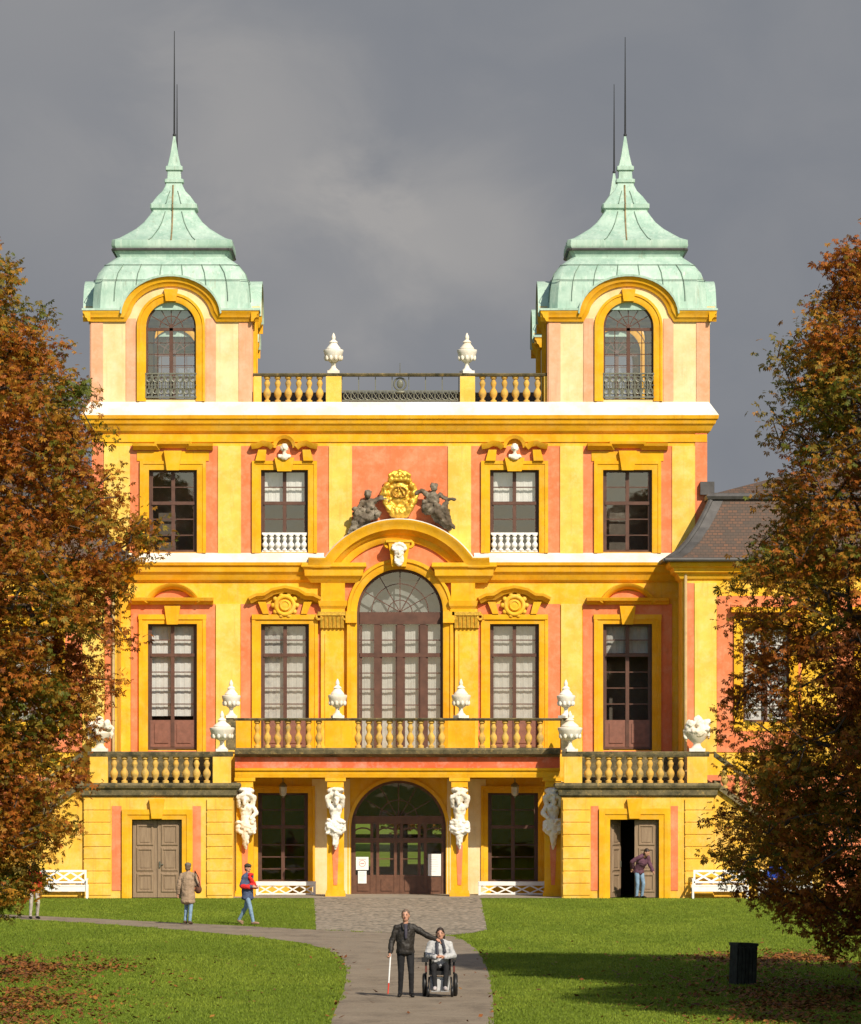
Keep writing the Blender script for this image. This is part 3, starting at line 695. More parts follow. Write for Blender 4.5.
# outer stair flanks with sloping coping
for sg, px in ((1, 714), (-1, 83)):
    y = YT; x0 = X(px, y)+sg*.01; x1 = x0+sg*3.6; zt_ = Z(751.5, y); zd = zt_-2.6
    st = MB().prism([(x0, -.3), (x1, -.3), (x1, zd-.9), (x0, zt_-.95)], y+.06, y+.5); o = st.build('stair_flank', 'rust', pal)
    MB().prism([(x0, zt_-.18), (x1, zd-.18), (x1, zd), (x0, zt_)], y-.08, y+.42).prism([(x0, zt_-1.15), (x1, zd-1.15), (x1, zd-.93), (x0, zt_-.93)], y-.1, y+.44).build('sloping_coping', 'moss', o)
    bb = MB()
    for k in range(8):
        xx = x0+sg*(.35+k*.4); zz = zt_-2.6*abs(xx-x0)/3.6; bb.lathe([(r, z-.98+zz if False else z*.98-.94+zz) for r, z in BAL], (xx, y+.17, 0), 10)
    bb.build('stair_balusters', 'balus', o, smooth=True)
    stp = MB()
    for k in range(15): stp.box(x0+sg*k*.24, x0+sg*(k+1)*.24, y+.52, -3.0, 0, (zt_-.95)*(1-k/15)-.0)
    stp.build('stair_steps', 'moss', pal)

# ---- side wings
for sg in (1, -1):
    xi = 9.28*sg; xo = 23*sg; ze = Z(562, WY)
    wins = []
    wx0, wx1 = 743, 789
    A = lambda px: X(px, WY)*sg if sg > 0 else -(X(px, WY))
    hl = [tuple(sorted((A(wx0), A(wx1))))+(Z(722, WY), Z(626, WY)), tuple(sorted((A(743+120), A(789+120))))+(Z(722, WY), Z(626, WY))]
    wg = MB(); wg.wall(min(xi, xo), max(xi, xo), -.3, ze, WY, WY+.4, hl); wg.box(xi, xi+.38*sg, WY+.401, 0.0 if False else -.003, -.3, ze-.003); wg.box(xo, xo-.38*sg, WY+.401, 12, -.3, ze-.003)
    o = wg.build('wing', 'wall', pal)
    for (a, b, t_, b_) in [(686, 694, 583, 752), (717, 801, 596, 752), (837, 921, 596, 752)]:
        MB().wall(*sorted((A(a), A(b))), Z(b_, WY), Z(t_, WY), WY-.03, WY-.003, [(h[0]-.3, h[1]+.3, h[2]-.3, h[3]+.3) for h in hl]).build('wall_panel', 'pink', o)
    MB().wall(*sorted((xi+.06*sg, xo-.05*sg)), .02, Z(775, WY), WY-.035, WY-.003).build('wall_panel', 'pink', o)
    MB().box(*sorted((A(694.5), A(716.5))), WY-.07, WY-.003, Z(752, WY), Z(583, WY)).build('pilaster_strip', 'pale', o)
    for h in hl:
        s = MB(); s.sweep([(h[0], WY-.005, h[2]), (h[0], WY-.005, h[3]), (h[1], WY-.005, h[3]), (h[1], WY-.005, h[2])], (0, -1, 0), [(0, -.1), (0, .07), (.3, .12), (.3, 0)])
        s.box(h[0]-.4, h[1]+.4, WY-.35, WY-.006, h[3]+.45, h[3]+.62); s.build('window_surround', 'trim', o)
        wn = MB(); wn.wall(h[0], h[1], h[2], h[3], WY+.12, WY+.2, [(h[0]+.07, (h[0]+h[1])/2-.06, h[2]+.07, h[3]-1.1), ((h[0]+h[1])/2+.06, h[1]-.07, h[2]+.07, h[3]-1.1), (h[0]+.07, (h[0]+h[1])/2-.06, h[3]-.98, h[3]-.07), ((h[0]+h[1])/2+.06, h[1]-.07, h[3]-.98, h[3]-.07)], 0)
        for zz in np.arange(h[2]+.5, h[3]-1.2, .5): wn.box(h[0]+.071, h[1]-.071, WY+.14, WY+.18, zz, zz+.035)
        wn.sheet([(h[0]+.05, h[2]+.05), (h[1]-.05, h[2]+.05), (h[1]-.05, h[3]-.05), (h[0]+.05, h[3]-.05)], WY+.163, 1); wn.box(h[0], h[1], WY+.3, WY+.31, h[2], h[3], 2)
        wn.build('window', ['brown', 'glass', 'curtain'], o)
    cr = MB(); prof = [(-.1, ze+.02), (.42, ze+.02), (.44, ze-.04), (.40, ze-.16), (.3, ze-.2), (.27, ze-.34), (.15, ze-.4), (.08, ze-.55), (.0, ze-.62), (-.1, ze-.62)]
    pth = [(xi, -.05, 0), (xi, WY, 0), (xo, WY, 0)] if sg > 0 else [(xo, WY, 0), (xi, WY, 0), (xi, -.05, 0)]
    cornice(cr, pth, prof); cr.build('eaves_cornice', 'trim', o)
    # bell-cast hipped mansard roof
    prf = [(.58, ze+.03), (.50, ze+.10), (.2, ze+.30), (-.15, ze+.66), (-.5, ze+1.15), (-.8, ze+1.7), (-1.0, ze+2.12)]
    rf = MB(); rows = []
    for off, z in prf:
        rows.append([(xi-off*sg, 10, z), (xi-off*sg, WY-off, z), (xo, WY-off, z)])
    for r0, r1 in zip(rows, rows[1:]):
        for k in range(2): rf.add([r0[k], r0[k+1], r1[k+1], r1[k]], [(0, 1, 2, 3)])
    zt_ = ze+2.12; off = 1.0
    rf.add([(xi+1.05*sg, 10, zt_+.16), (xi+1.05*sg, WY+1.05, zt_+.16), (xo, WY+1.05, zt_+.16), (xo, 3.5, zt_+1.35), (xi+5*sg, 3.5, zt_+1.35)], [(1, 2, 3, 4), (0, 1, 4)])
    rf.build('roof', 'tiles', o)
    lp = [(xi+1.0*sg, 9, 0), (xi+1.0*sg, WY+1.0, 0), (xo, WY+1.0, 0)]
    if sg < 0: lp = lp[::-1]
    ll = MB(); cornice(ll, lp, [(-.05, zt_-.04), (.12, zt_-.02), (.16, zt_+.08), (.1, zt_+.17), (-.1, zt_+.2)])
    hp = [(xi-o_*sg, WY-o_, z) for o_, z in prf]
    for p_, q_ in zip(hp, hp[1:]): ll.tube(p_, q_, .09, .09, 8)
    for dd in (.0, .34):                              # lead hip sheets
        pass
    gut = [(xi-.6*sg, 0, ze+.06), (xi-.6*sg, WY-.6, ze+.06), (xo, WY-.6, ze+.06)]
    for p_, q_ in zip(gut, gut[1:]): ll.tube(p_, q_, .07, .07, 8)
    # broad lead strip along the hip on the front slope
    for (o0, z0), (o1, z1_) in zip(prf, prf[1:]):
        ll.add([(xi-o0*sg, WY-o0-.012, z0+.008), (xi-o0*sg+.42*sg, WY-o0-.012, z0+.008), (xi-o1*sg+.42*sg, WY-o1-.012, z1_+.008), (xi-o1*sg, WY-o1-.012, z1_+.008)], [(0, 1, 2, 3)])
    ll.build('lead_flashing', 'lead', o)
    MB().tube((xi+.1*sg, WY-.1, ze-.3), (xi+.1*sg, WY-.1, .1), .055, .055, 10).build('downpipe', 'pipe', o)
MB().box(X(700), X(714), -.25, -.006, Z(495), Z(482)).build('rainwater_box', 'lead', pal)

# ---- towers
def tower(cx, cy, front=True):
    T_ = 2.67; zb, ze = Z(402), Z(311)
    sx = 25/30; hs = Z(327); hb = Z(399)       # window half width, spring, sill
    t = MB(); zw = ze+.05
    def face(k):
        return Matrix.Translation((cx, cy, 0)) @ Matrix.Rotation(k*PI/2, 4, 'Z')
    def put(mb, k, src):
        Mx = face(k); o = len(mb.v); mb.v += [tuple(Mx @ Vector(p)) for p in src.v]; mb.f += [[o+i for i in f_] for f_ in src.f]; mb.m += src.m
    ar = 46/30; asp = Z(317)                    # raised arch over the window
    top = asp+ar*.78
    wl = MB(); pans = []; tr = MB(); cop = MB()
    for k in range(4):
        e_ = T_ if k % 2 == 0 else T_-.4
        s1 = MB(); s1.wall(-e_, e_, zb, hs, -T_, -T_+.4, [(-sx, sx, hb, hs)])
        qa = math.asin((zw-asp)/(.78*ar))
        for sg in (-1, 1):
            pl = [(sg*sx*math.cos(q), hs+sx*math.sin(q)) for q in np.linspace(0, PI/2, 12)]+[(sg*ar*math.cos(q), asp+.78*ar*math.sin(q)) for q in np.linspace(PI/2, qa, 10)]+[(sg*e_, zw), (sg*e_, hs)]
            s1.prism(pl, -T_, -T_+.4)
        put(wl, k, s1)
        s2 = MB()
        for a, b, mm in ((-80, -68, 0), (-45, -35, 0), (35, 45, 0), (68, 80, 0)):
            if k == 2 or (k and not front): continue
            s2 = MB().box(a/30.03, b/30.03, -T_-.03, -T_-.003, zb, ze-.25, 0); q2 = MB(); put(q2, k, s2); pans.append(q2)
        s3 = MB()
        p_ = [(-sx, -T_-.004, zb+.02), (-sx, -T_-.004, hs)]+[(sx*math.cos(q), -T_-.004, hs+sx*math.sin(q)) for q in np.linspace(PI-.08, .08, 20)]+[(sx, -T_-.004, hs), (sx, -T_-.004, zb+.02)]
        s3.sweep(p_, (0, -1, 0), [(0, -.1), (0, .05), (.1, .08), (.2, .08), (.22, .12), (.3, .12), (.3, 0)])
        E = T_+.26-(.002 if k % 2 else 0)
        zc = ze-.16
        arc = [(ar*math.cos(q), -T_-.003, asp+.80*ar*math.sin(q)) for q in np.linspace(PI-.18, .18, 24)]
        s3.sweep([(-E, -T_-.003, zc), (-ar-.08, -T_-.003, zc)]+arc+[(ar+.08, -T_-.003, zc), (E, -T_-.003, zc)], (0, -1, 0), [(-.2, 0), (-.2, .08), (-.1, .12), (-.06, .18), (.03, .20), (.08, .25), (.17, .27), (.17, 0)])
        s3.prism([(-.17, hs+sx+.02), (.17, hs+sx+.02), (.23, hs+sx+.42), (-.23, hs+sx+.42)], -T_-.2, -T_-.006)
        put(tr, k, s3)
        s4 = MB()                                # barrel roof over the arch
        ar2 = ar+.16
        prof_ = [(ar2*math.cos(q), asp+.80*ar2*math.sin(q)+.05) for q in np.linspace(PI, 0, 20)]
        prof_ = [(-ar2, asp-.02)]+prof_+[(ar2, asp-.02)]
        s4.prism(prof_, -T_+.405, -.5)
        bp = [(ar2*math.cos(q), asp+.80*ar2*math.sin(q)+.05) for q in np.linspace(PI-.05, .05, 22)]; br = ar2-.05
        s4.prism(bp+[(br*math.cos(q), asp+.80*br*math.sin(q)+.02) for q in np.linspace(.05, PI-.05, 22)], -T_-.32, -T_+.404)
        for sg in (-1, 1): s4.box(sg*(ar+.10), sg*(T_+.29-.002*(k % 2)), -T_-.29+.002*(k % 2), -T_+.3, ze+.004+.004*(k % 2), ze+.07-.004*(k % 2))
        put(cop, k, s4)
    o = wl.build('tower', 'tower', pal)
    [q2.build('wall_panel', 'palepink', o) for q2 in pans]; tr.build('tower_cornice', 'trim', o, smooth=True)
    # bell roof
    P2 = [(316, 78.2), (309, 78.2), (307, 78), (298, 77.5), (288, 76), (279, 73), (270, 66), (264, 58), (262, 55), (261, 55), (252, 60), (250.5, 60.5), (245, 60), (242.5, 53), (238, 46), (232, 37), (225, 29.5), (218, 24.5), (213.5, 21.5), (212, 21.5), (210, 23.5), (206, 23.5), (204.5, 21.5), (198, 17), (192, 11.5), (186, 8.5), (183.5, 8), (183, 9.5), (180, 9.5), (179, 7), (171, 6.5), (170.5, 8.5), (167, 8.5), (166, 6.5), (155, 4), (145, 2.4), (136, .9)]
    def oct_(h, z, ch=.22):
        c_ = h*(1-ch); pp = [(-h, -c_), (-c_, -h), (c_, -h), (h, -c_), (h, c_), (c_, h), (-c_, h), (-h, c_)]
        return [(cx+a, cy+b_, z) for a, b_ in pp]
    rr = cop; yy = 2.65; V = []
    for q, h in P2: V += oct_(h/30.0*1.006, Z(q, 2.65) if True else 0, .10 if q > 262 else .06)
    Fs = []
    nP = len(P2)
    for i in range(nP-1):
        for k in range(8): Fs.append((i*8+k, i*8+(k+1) % 8, (i+1)*8+(k+1) % 8, (i+1)*8+k))
    Fs.append(list(range(8))[::-1]); Fs.append([(nP-1)*8+k for k in range(8)])
    rr.add(V, Fs)
    sm = MB(); ru = MB()
    for lo, hi, fr in ((2, 7, (-.72, -.45, -.15, .15, .45, .72)), (12, 19, (-.38, .38)), (21, 25, (-.33, .33))):
        for fx in fr:
            for k in range(4):
                Mx = face(k)
                for i in range(lo, hi-1):
                    (q0, h0), (q1, h1) = P2[i], P2[i+1]; h0 *= 1.012/30; h1 *= 1.012/30
                    sm.tube(Mx @ Vector((h0*fx, -h0-.004, Z(q0, 2.65))), Mx @ Vector((h1*fx, -h1-.004, Z(q1, 2.65))), .018, .018, 4)
    for q, h in ((286, 76.5), (270.5, 66.6)):
        hh = h*1.012/30
        pts = oct_(hh+.004, Z(q, 2.65), .10); sm.path(pts+[pts[0]], .012, 4)
    for i in list(range(12, 25)):
        (q0, h0), (q1, h1) = P2[i], P2[i+1]; h0 *= 1.012/30; h1 *= 1.012/30
        ru.tube((cx-.03, cy-h0-.006, Z(q0, 2.65)), (cx-.03, cy-h1-.006, Z(q1, 2.65)), .03, .03, 5)
    for src, mi_ in ((sm, 1), (ru, 2)): rr.add(src.v, src.f, mi_)
    ld = MB(); hh = 61*1.012/30
    pts = oct_(hh-.07, Z(254.5, 2.65), .06); ld.path(pts+[pts[0]], .05, 6); rr.add(ld.v, ld.f, 3); rr.build('roof', ['copper', 'seam', 'ruststain', 'lead'], o, smooth=True)
    tipz = Z(138, 2.65); rt = Z(31 if cx < 0 else 37, 2.65)
    if not front: rt = Z(31, 2.65)-.35
    MB().tube((cx, cy, tipz), (cx+.0, cy, rt), .035, .012, 6).ell((cx, cy, tipz+.1), (.06, .06, .06), 8).build('lightning_rod', 'rod', o)
    # windows
    for k in (0, 2):
        Mx = face(k); yl = -T_+.2; f = MB(); b = .06
        f.sweep([(-sx, yl, hb), (-sx, yl, hs)]+[(sx*math.cos(q), yl, hs+sx*math.sin(q)) for q in np.linspace(PI-.08, .08, 18)]+[(sx, yl, hs), (sx, yl, hb)], (0, -1, 0), [(0, -.04), (-b, -.04), (-b, .05), (0, .05)])
        if k == 0:
            f.box(-.06, .06, yl-.05, yl+.04, hb, hs+.1); f.box(-sx+b, sx-b, yl-.05, yl+.04, hs-.12, hs-.02)
            for zz in np.arange(hb+.35, hs-.2, .38): f.box(-sx+b, sx-b, yl-.02, yl+.02, zz, zz+.025)
            for xx in (-.45, .45): f.box(xx-.012, xx+.012, yl-.02, yl+.02, hb, hs-.1)
            fan(f, 0, hs, sx-.04, yl, [PI*q/6 for q in range(1, 6)], [sx*.45])
        f.v = [tuple(Mx @ Vector(p)) for p in f.v]
        wo = f.build('tower_window', 'brown', pal)
        if k == 0:
            pn = MB().sheet([(-sx+.03, hb), (sx-.03, hb)]+[((sx-.03)*math.cos(q), hs+(sx-.03)*math.sin(q)) for q in np.linspace(0, PI, 20)], yl+.006)
            pn.v = [tuple(Mx @ Vector(p)) for p in pn.v]; pn.build('pane', 'glass', wo)
            if front:
                gr = MB(); yg = -T_-.06; g0, g1 = Z(398), Z(373); gh = (g1-g0)
                for zz in (g0, g1-.05, g0+gh*.5): gr.box(-sx-.02, sx+.02, yg-.02, yg+.02, zz, zz+.05 if zz != g0+gh*.5 else zz+.02)
                for q in range(8):
                    xx = -sx+sx*2*(q+.5)/8
                    for zz in (.27, .75): gr.ring((xx, yg, g0+gh*zz), .085, .024, 'y', 12, 5)
                    gr.box(xx-sx/8-.016, xx-sx/8+.016, yg-.012, yg+.012, g0, g1)
                    gr.tube((xx-.1, yg, g0+.06), (xx+.1, yg, g1-.06), .018, .018, 4); gr.tube((xx+.1, yg, g0+.06), (xx-.1, yg, g1-.06), .018, .018, 4)
                gr.v = [tuple(Mx @ Vector(p)) for p in gr.v]; gr.build('balcony_grille', 'grate', wo)
    return o
tower(X(172.5)-.05, 2.67); tower(X(627)+.05, 2.67)
tower(X(172.5)-.45, 14.6, False); tower(X(627)+.15, 14.6, False)

# ------------------------------------------------------------------ ornaments that stand on the palace
def urn(name, label, loc, k=1.0, wide=1.0, group='white stone urns on the palace pedestals'):
    r = thing(name, label, 'urn', loc, 0, group); r.scale = (k, k, k)
    MB().box(-.2, .2, -.2, .2, 0, .09).lathe([(.17, .0901), (.16, .12), (.09, .18), (.065, .28), (.08, .34), (.12, .36), (.0, .37)], n=16).build('foot', 'stone', r, smooth=True)
    b = MB().lathe([(.03, .36), (.13, .375), (.2*wide, .44), (.29*wide, .58), (.32*wide, .70), (.335*wide, .74), (.33*wide, .79), (.25*wide, .81), (.05, .82)], n=20)
    for t in range(10): b.ell((.26*wide*math.cos(t*PI/5), .26*wide*math.sin(t*PI/5), .52), (.06, .06, .1), 8)
    b.build('bowl', 'stone', r, smooth=True)
    MB().lathe([(.23*wide, .811), (.24*wide, .84), (.19*wide, .90), (.13, .98), (.12, 1.02), (.15, 1.04), (.10, 1.09), (.055, 1.13), (.075, 1.19), (.06, 1.25), (.02, 1.34), (.0, 1.36)], n=16).build('lid', 'stone', r, smooth=True)
    return r
u = urn('urn', 'white lidded urn', (X(333.5, yr), yr, Z(373.5, yr)), 1.0)
u['label'] = 'white lidded urn against the sky on the left pedestal of the roof balustrade'
dup(u, (X(467, yr), yr, Z(373.5, yr)), .3, 'white lidded urn against the sky on the right pedestal of the roof balustrade')
zb_ = Z(718, ybal)
dup(u, (X(337.5, ybal), ybal, zb_), .2, 'white urn on the balcony rail just left of the great arched window', scale=(.95,)*3)
dup(u, (X(461, ybal), ybal, zb_), .5, 'white urn on the balcony rail just right of the great arched window', scale=(.95,)*3)
dup(u, (X(231, ybal-.2), ybal, zb_), .1, 'white urn on the far left end of the balcony rail, above the wide-bowled terrace urn', scale=(.93,)*3)
dup(u, (X(566, ybal), ybal, zb_), .7, 'white urn on the far right end of the balcony rail, above the wide-bowled terrace urn', scale=(.93,)*3)
for pxs in ((226, 236), (561, 571)): MB().box(X(pxs[0], YB), X(pxs[1], YB), YB-.12, YB+.25, Z(750, YB), zb_-.003).build('pedestal', 'moss', pal)
zt_ = Z(751.5, YT)
u2 = urn('urn', 'white wide-bowled urn on the left terrace corner beside the balcony', (X(222, YT+.06), YT+.06, zt_), .98, 1.25)
dup(u2, (X(570, YT+.06), YT+.06, zt_), .4, 'white wide-bowled urn on the right terrace corner beside the balcony', scale=(.98,)*3)
def flower_vase(label, loc, seed):
    random.seed(seed); r = thing('flower_vase', label, 'vase', loc, 0, 'large carved vases on the outer terrace pedestals')
    MB().box(-.26, .26, -.22, .22, 0, .1).lathe([(.2, .101), (.12, .2), (.12, .26), (.3, .42), (.36, .6), (.33, .66), (.1, .68)], n=18).build('bowl', 'stone', r, smooth=True)
    f = Fig()
    for k in range(34):
        a = random.random()*2*PI; rr = random.random()**.5*.36; zz = .62+random.random()*.5*(1-rr)
        f.ell((rr*math.cos(a), rr*math.sin(a)*.8, zz), (.09+random.random()*.06,)*3)
    for sg in (-1, 1): f.chain([(sg*.3, 0, .68), (sg*.38, -.03, .56), (sg*.36, -.05, .44)], .08, .05)
    link_mesh(f.mesh(.03, 2, .04, 9), 'carved_flowers', 'stone', r)
flower_vase('large white vase heaped with carved flowers on the left terrace, half behind autumn leaves', (X(100, YT+.06), YT+.06, zt_), 3)
flower_vase('large white vase heaped with carved flowers on the right terrace above the stair', (X(697, YT+.06), YT+.06, zt_), 5)

# atlas figures on the portico piers
def atlas(label, pxc, mirror, var):
    y = YB-.02; xc = X(pxc, YB+.2); zt_ = zf0-.33; s = mirror
    r = thing('atlas_statue', label, 'statue', (xc, y, zt_-1.95), 0, 'white atlas figures carrying the balcony'); r.scale = (.84, .92, 1)
    f = Fig()
    # coordinates: z 0..1.95
    f.ell((0, .05, 1.2), (.25, .19, .27)); f.ell((0, .03, .95), (.2, .16, .22)); f.ell((-.1, -.09, 1.27), (.12, .09, .1)); f.ell((.1, -.09, 1.27), (.12, .09, .1))
    f.ell((s*.05, -.15, 1.56), (.115, .13, .14)); f.ell((s*.05, -.25, 1.45), (.075, .06, .1)); f.ell((s*.05, -.28, 1.55), (.028, .035, .04)); f.cap((0, .02, 1.36), (s*.04, -.08, 1.5), .1, .09)
    f.chain([(s*.25, .03, 1.36), (s*.3, -.14, 1.63), (s*.02, -.2, 1.75)], .105, .075); f.chain([(-s*.25, .03, 1.36), (-s*.33, -.05, 1.62), (-s*.0, -.1, 1.80)], .105, .075)
    f.ell((0, .1, 1.84), (.34, .22, .12)); f.ell((0, .06, 1.66), (.27, .16, .2)); f.ell((s*.1, -.02, 1.88), (.24, .22, .08))
    if var: f.chain([(-s*.25, .0, 1.35), (-s*.42, -.06, 1.12), (-s*.2, -.18, .95)], .095, .07)
    random.seed(pxc)
    for k in range(44):                           # wound cloth at the hips
        a = random.uniform(-.34, .34); zz = .70+random.uniform(-.24, .2)
        f.ell((a, -.1-.08*math.cos(a*3)+random.uniform(-.06, .06), zz), (.09, .08, .055))
    for sg in (-1, 1): f.chain([(sg*.3, -.08, .78), (sg*.34, -.1, .58), (sg*.2, -.08, .46)], .1, .07)
    f.chain([(0, -.06, .72), (.0, -.08, .4), (s*.02, -.06, .12), (0, -.04, -.05)], .22, .05)
    for k in range(10): f.ell((random.uniform(-.12, .12), -.14, random.uniform(.1, .55)), (.06, .07, .09))
    me = f.mesh(.021, 2, .018, 12); link_mesh(me, 'figure', 'stone', r)
    return r
atlas('white atlas statue on the far left pier, beside the rusticated left terrace wall', 246, -1, True)
atlas('white atlas statue on the pier just left of the entrance door, arms folded overhead', 335.5, 1, False)
atlas('white atlas statue on the pier just right of the entrance door, arms over its head', 459.5, -1, False)
atlas('shaded atlas statue at the far right pier, beside the open terrace door wall', 553, 1, True)

# figures and cartouche on the arch
def recliner(label, sg, big):
    xc = X(368 if sg < 0 else 434); y = -.36; z = Z(518 if sg < 0 else 513)
    r = thing('reclining_statue', label, 'statue', (xc, y, z), 0)
    f = Fig(); s = sg; k = 1.0 if big else .92
    f.ell((-s*.05*k, 0, .42*k), (.22*k, .17, .3*k)); f.ell((-s*.02, -.02, .1), (.28*k, .22, .2)); f.ell((s*0, -.08, .82*k), (.11, .12, .14)); f.ell((0, .0, .88*k), (.13, .13, .12)); f.cap((-s*.03, 0, .6*k), (0, -.05, .76*k), .08, .07); f.ell((0, -.2, .8*k), (.02, .03, .03))
    f.chain([(-s*.2, 0, .58*k), (-s*.42, -.05, .72*k), (-s*.66, -.02, .62*k)], .09, .06)
    f.chain([(s*.18, -.03, .58*k), (s*.42, -.1, .44*k), (s*.68, -.14, .42*k)] if big else [(s*.18, -.03, .56*k), (s*.3, -.16, .34*k), (s*.08, -.22, .2*k)], .085, .05)
    f.chain([(s*.05, -.1, .08), (s*.34, -.24, .12), (s*.52, -.16, -.38), (s*.66, -.2, -.52)], .14, .06)
    f.chain([(-s*.12, -.1, .04), (s*.12, -.28, -.02), (s*.3, -.2, -.30), (s*.44, -.22, -.38)], .14, .06)
    random.seed(11+sg)
    for q in range(30 if big else 20): u_ = random.uniform(-.35, .45); f.ell((s*u_, random.uniform(-.25, .05), random.uniform(.06-.7*max(0, u_), .35)), (.1, .09, .08))
    f.chain([(-s*.3, .08, .12), (-s*.25, .08, .05)], .14, .12); f.chain([(s*.1, .1, -.1), (s*.5, .05, -.5)], .2, .12)
    link_mesh(f.mesh(.028, 2, .045, 9), 'figure', 'bronze', r)
recliner('dark weathered statue crouching on the arch left of the golden cartouche', -1, False)
recliner('dark weathered draped statue seated on the arch right of the golden cartouche, arm stretched out', 1, True)
ca = thing('cartouche', 'golden crowned cartouche with a monogram between the two dark figures on the arch', 'cartouche', (X(399.5), -.32, Z(516)))
f = Fig(); f.ell((0, .1, .72), (.42, .16, .55)); f.ell((0, .05, .1), (.3, .2, .22))
for t in np.linspace(0, 2*PI, 15)[:-1]: f.ell((.47*math.cos(t), -.02, .74+.58*math.sin(t)), (.12, .12, .12))
for sg in (-1, 1): f.chain([(sg*.2, 0, .02), (sg*.34, -.06, .2), (sg*.46, -.04, .42), (sg*.56, 0, .66), (sg*.5, -.03, .9)], .11, .09)
link_mesh(f.mesh(.028, 2, .03, 10), 'shield', 'gold', ca)
f = Fig()
for k in range(-2, 3): f.chain([(k*.13, -.04, 1.2), (k*.17, -.1, 1.34), (k*.08, -.06, 1.46)], .07, .05)
f.cap((-.3, -.06, 1.2), (.3, -.06, 1.2), .07, .07); f.ell((0, -.05, 1.48), (.09, .09, .07)); link_mesh(f.mesh(.026, 2), 'crown', 'gold', ca)
mg = MB()
for sg in (-1, 1):
    mg.ring((sg*.07, -.09, .78), .17, .025, 'y', 18, 6, a0=(PI*.25 if sg < 0 else PI*1.25-PI*.0), a1=(PI*1.75 if sg < 0 else PI*2.75))
    mg.path([(sg*.02, -.1, .92), (sg*.1, -.1, .78), (sg*.2, -.09, .6)], .022, 6)
mg.build('monogram', simple('dark_gold', (.42, .2, .02), .4, .4), ca, smooth='all')

# ------------------------------------------------------------------ lanterns, notices
def lantern(label, px):
    y = -1.3; r = thing('hanging_lantern', label, 'lantern', (X(px, y), y, Z(796, y)), 0, 'lanterns hanging in the portico')
    MB().lathe([(.05, 0), (.11, .05), (.13, .3), (.0, .31)], n=6).build('lamp_glass', simple('milky_lantern_glass', (.55, .52, .45), .3), r)
    MB().lathe([(.15, .311), (.13, .36), (.05, .44), (.02, .46), (.015, zf1-Z(796, y)-.0), (.0, zf1-Z(796, y))], n=6).lathe([(.03, -.06), (.055, -.002), (.0, -.001)], n=6).build('metal_cap', 'grate', r)
lantern('small lantern hanging in the left bay of the portico', 283); lantern('small lantern hanging in the right bay of the portico', 515)
def notice(label, x0, x1, y0, y1, kind):
    r = thing('paper_notice', label, 'notice', (X((x0+x1)/2), .12, Z(y1)))
    w2, h = (X(x1)-X(x0))/2, Z(y0)-Z(y1); MB().box(-w2, w2, -.004, .004, 0, h).build('sheet', 'paper', r)
    p = MB()
    if kind == 1:
        p.ring((0, -.006, h*.5), w2*.5, .01, 'y', 18, 4); p.box(-w2*.6, w2*.6, -.007, -.0045, h*.8, h*.84); p.box(-w2*.3, w2*.3, -.007, -.0045, h*.46, h*.54)
    else:
        for q in np.linspace(.2, .85, 7): p.box(-w2*.7, w2*random.uniform(.2, .7), -.007, -.0045, h*q, h*q+.008)
    p.build('print', 'ink' if kind == 1 else 'inkg', r)
notice('white poster with a faded red ring, upper of two on the left entrance door leaf', 356, 368.5, 857, 870, 1)
notice('small white paper notice below the ringed poster on the left entrance door leaf', 358, 366.5, 871, 883.5, 2)
notice('large blank white paper on the right leaf of the entrance door', 428, 441, 854, 876, 2)

# ------------------------------------------------------------------ benches
def cross_panel(b, x0, x1, y, z0, z1, n, m=0, t=.045):
    w_ = (x1-x0)/n
    for k in range(n):
        a, c_ = x0+w_*k, x0+w_*(k+1)
        for (p, q) in (((a, z0), (c_, z1)), ((a, z1), (c_, z0))):
            d = Vector((q[0]-p[0], q[1]-p[1])).normalized(); nn = Vector((-d.y, d.x))*t/2
            yy = y if p[1] == z0 else y+.004
            b.prism([(p[0]+nn.x, p[1]+nn.y), (q[0]+nn.x, q[1]+nn.y), (q[0]-nn.x, q[1]-nn.y), (p[0]-nn.x, p[1]-nn.y)], yy-.014, yy+.014, m)
def low_bench(label, px0, px1):
    y = -2.2 if False else -.9; L = X(px1, y)-X(px0, y)
    r = thing('white_bench', label, 'bench', ((X(px0, y)+X(px1, y))/2, y, 0), 0, 'white benches by the palace')
    MB().box(-L/2, L/2, -.28, .22, .41, .46).box(-L/2+.02, L/2-.02, -.3, -.281, .33, .455).build('seat', 'wpaint', r)
    a = MB(); a.box(-L/2+.09, L/2-.09, -.27, -.23, .03, .075); cross_panel(a, -L/2+.09, L/2-.09, -.25, .075, .33, 4); a.build('lattice_apron', 'wpaint', r)
    for sx_ in (-1, 1):
        for yy in (-.25, .18): MB().box(sx_*(L/2-.05)-.04, sx_*(L/2-.05)+.04, yy-.04, yy+.04, 0, .41).build('leg', 'wpaint', r)
low_bench('low white bench with crossed lattice under the left portico window', 256, 316)
low_bench('low white bench with crossed lattice under the right portico window', 478, 549)
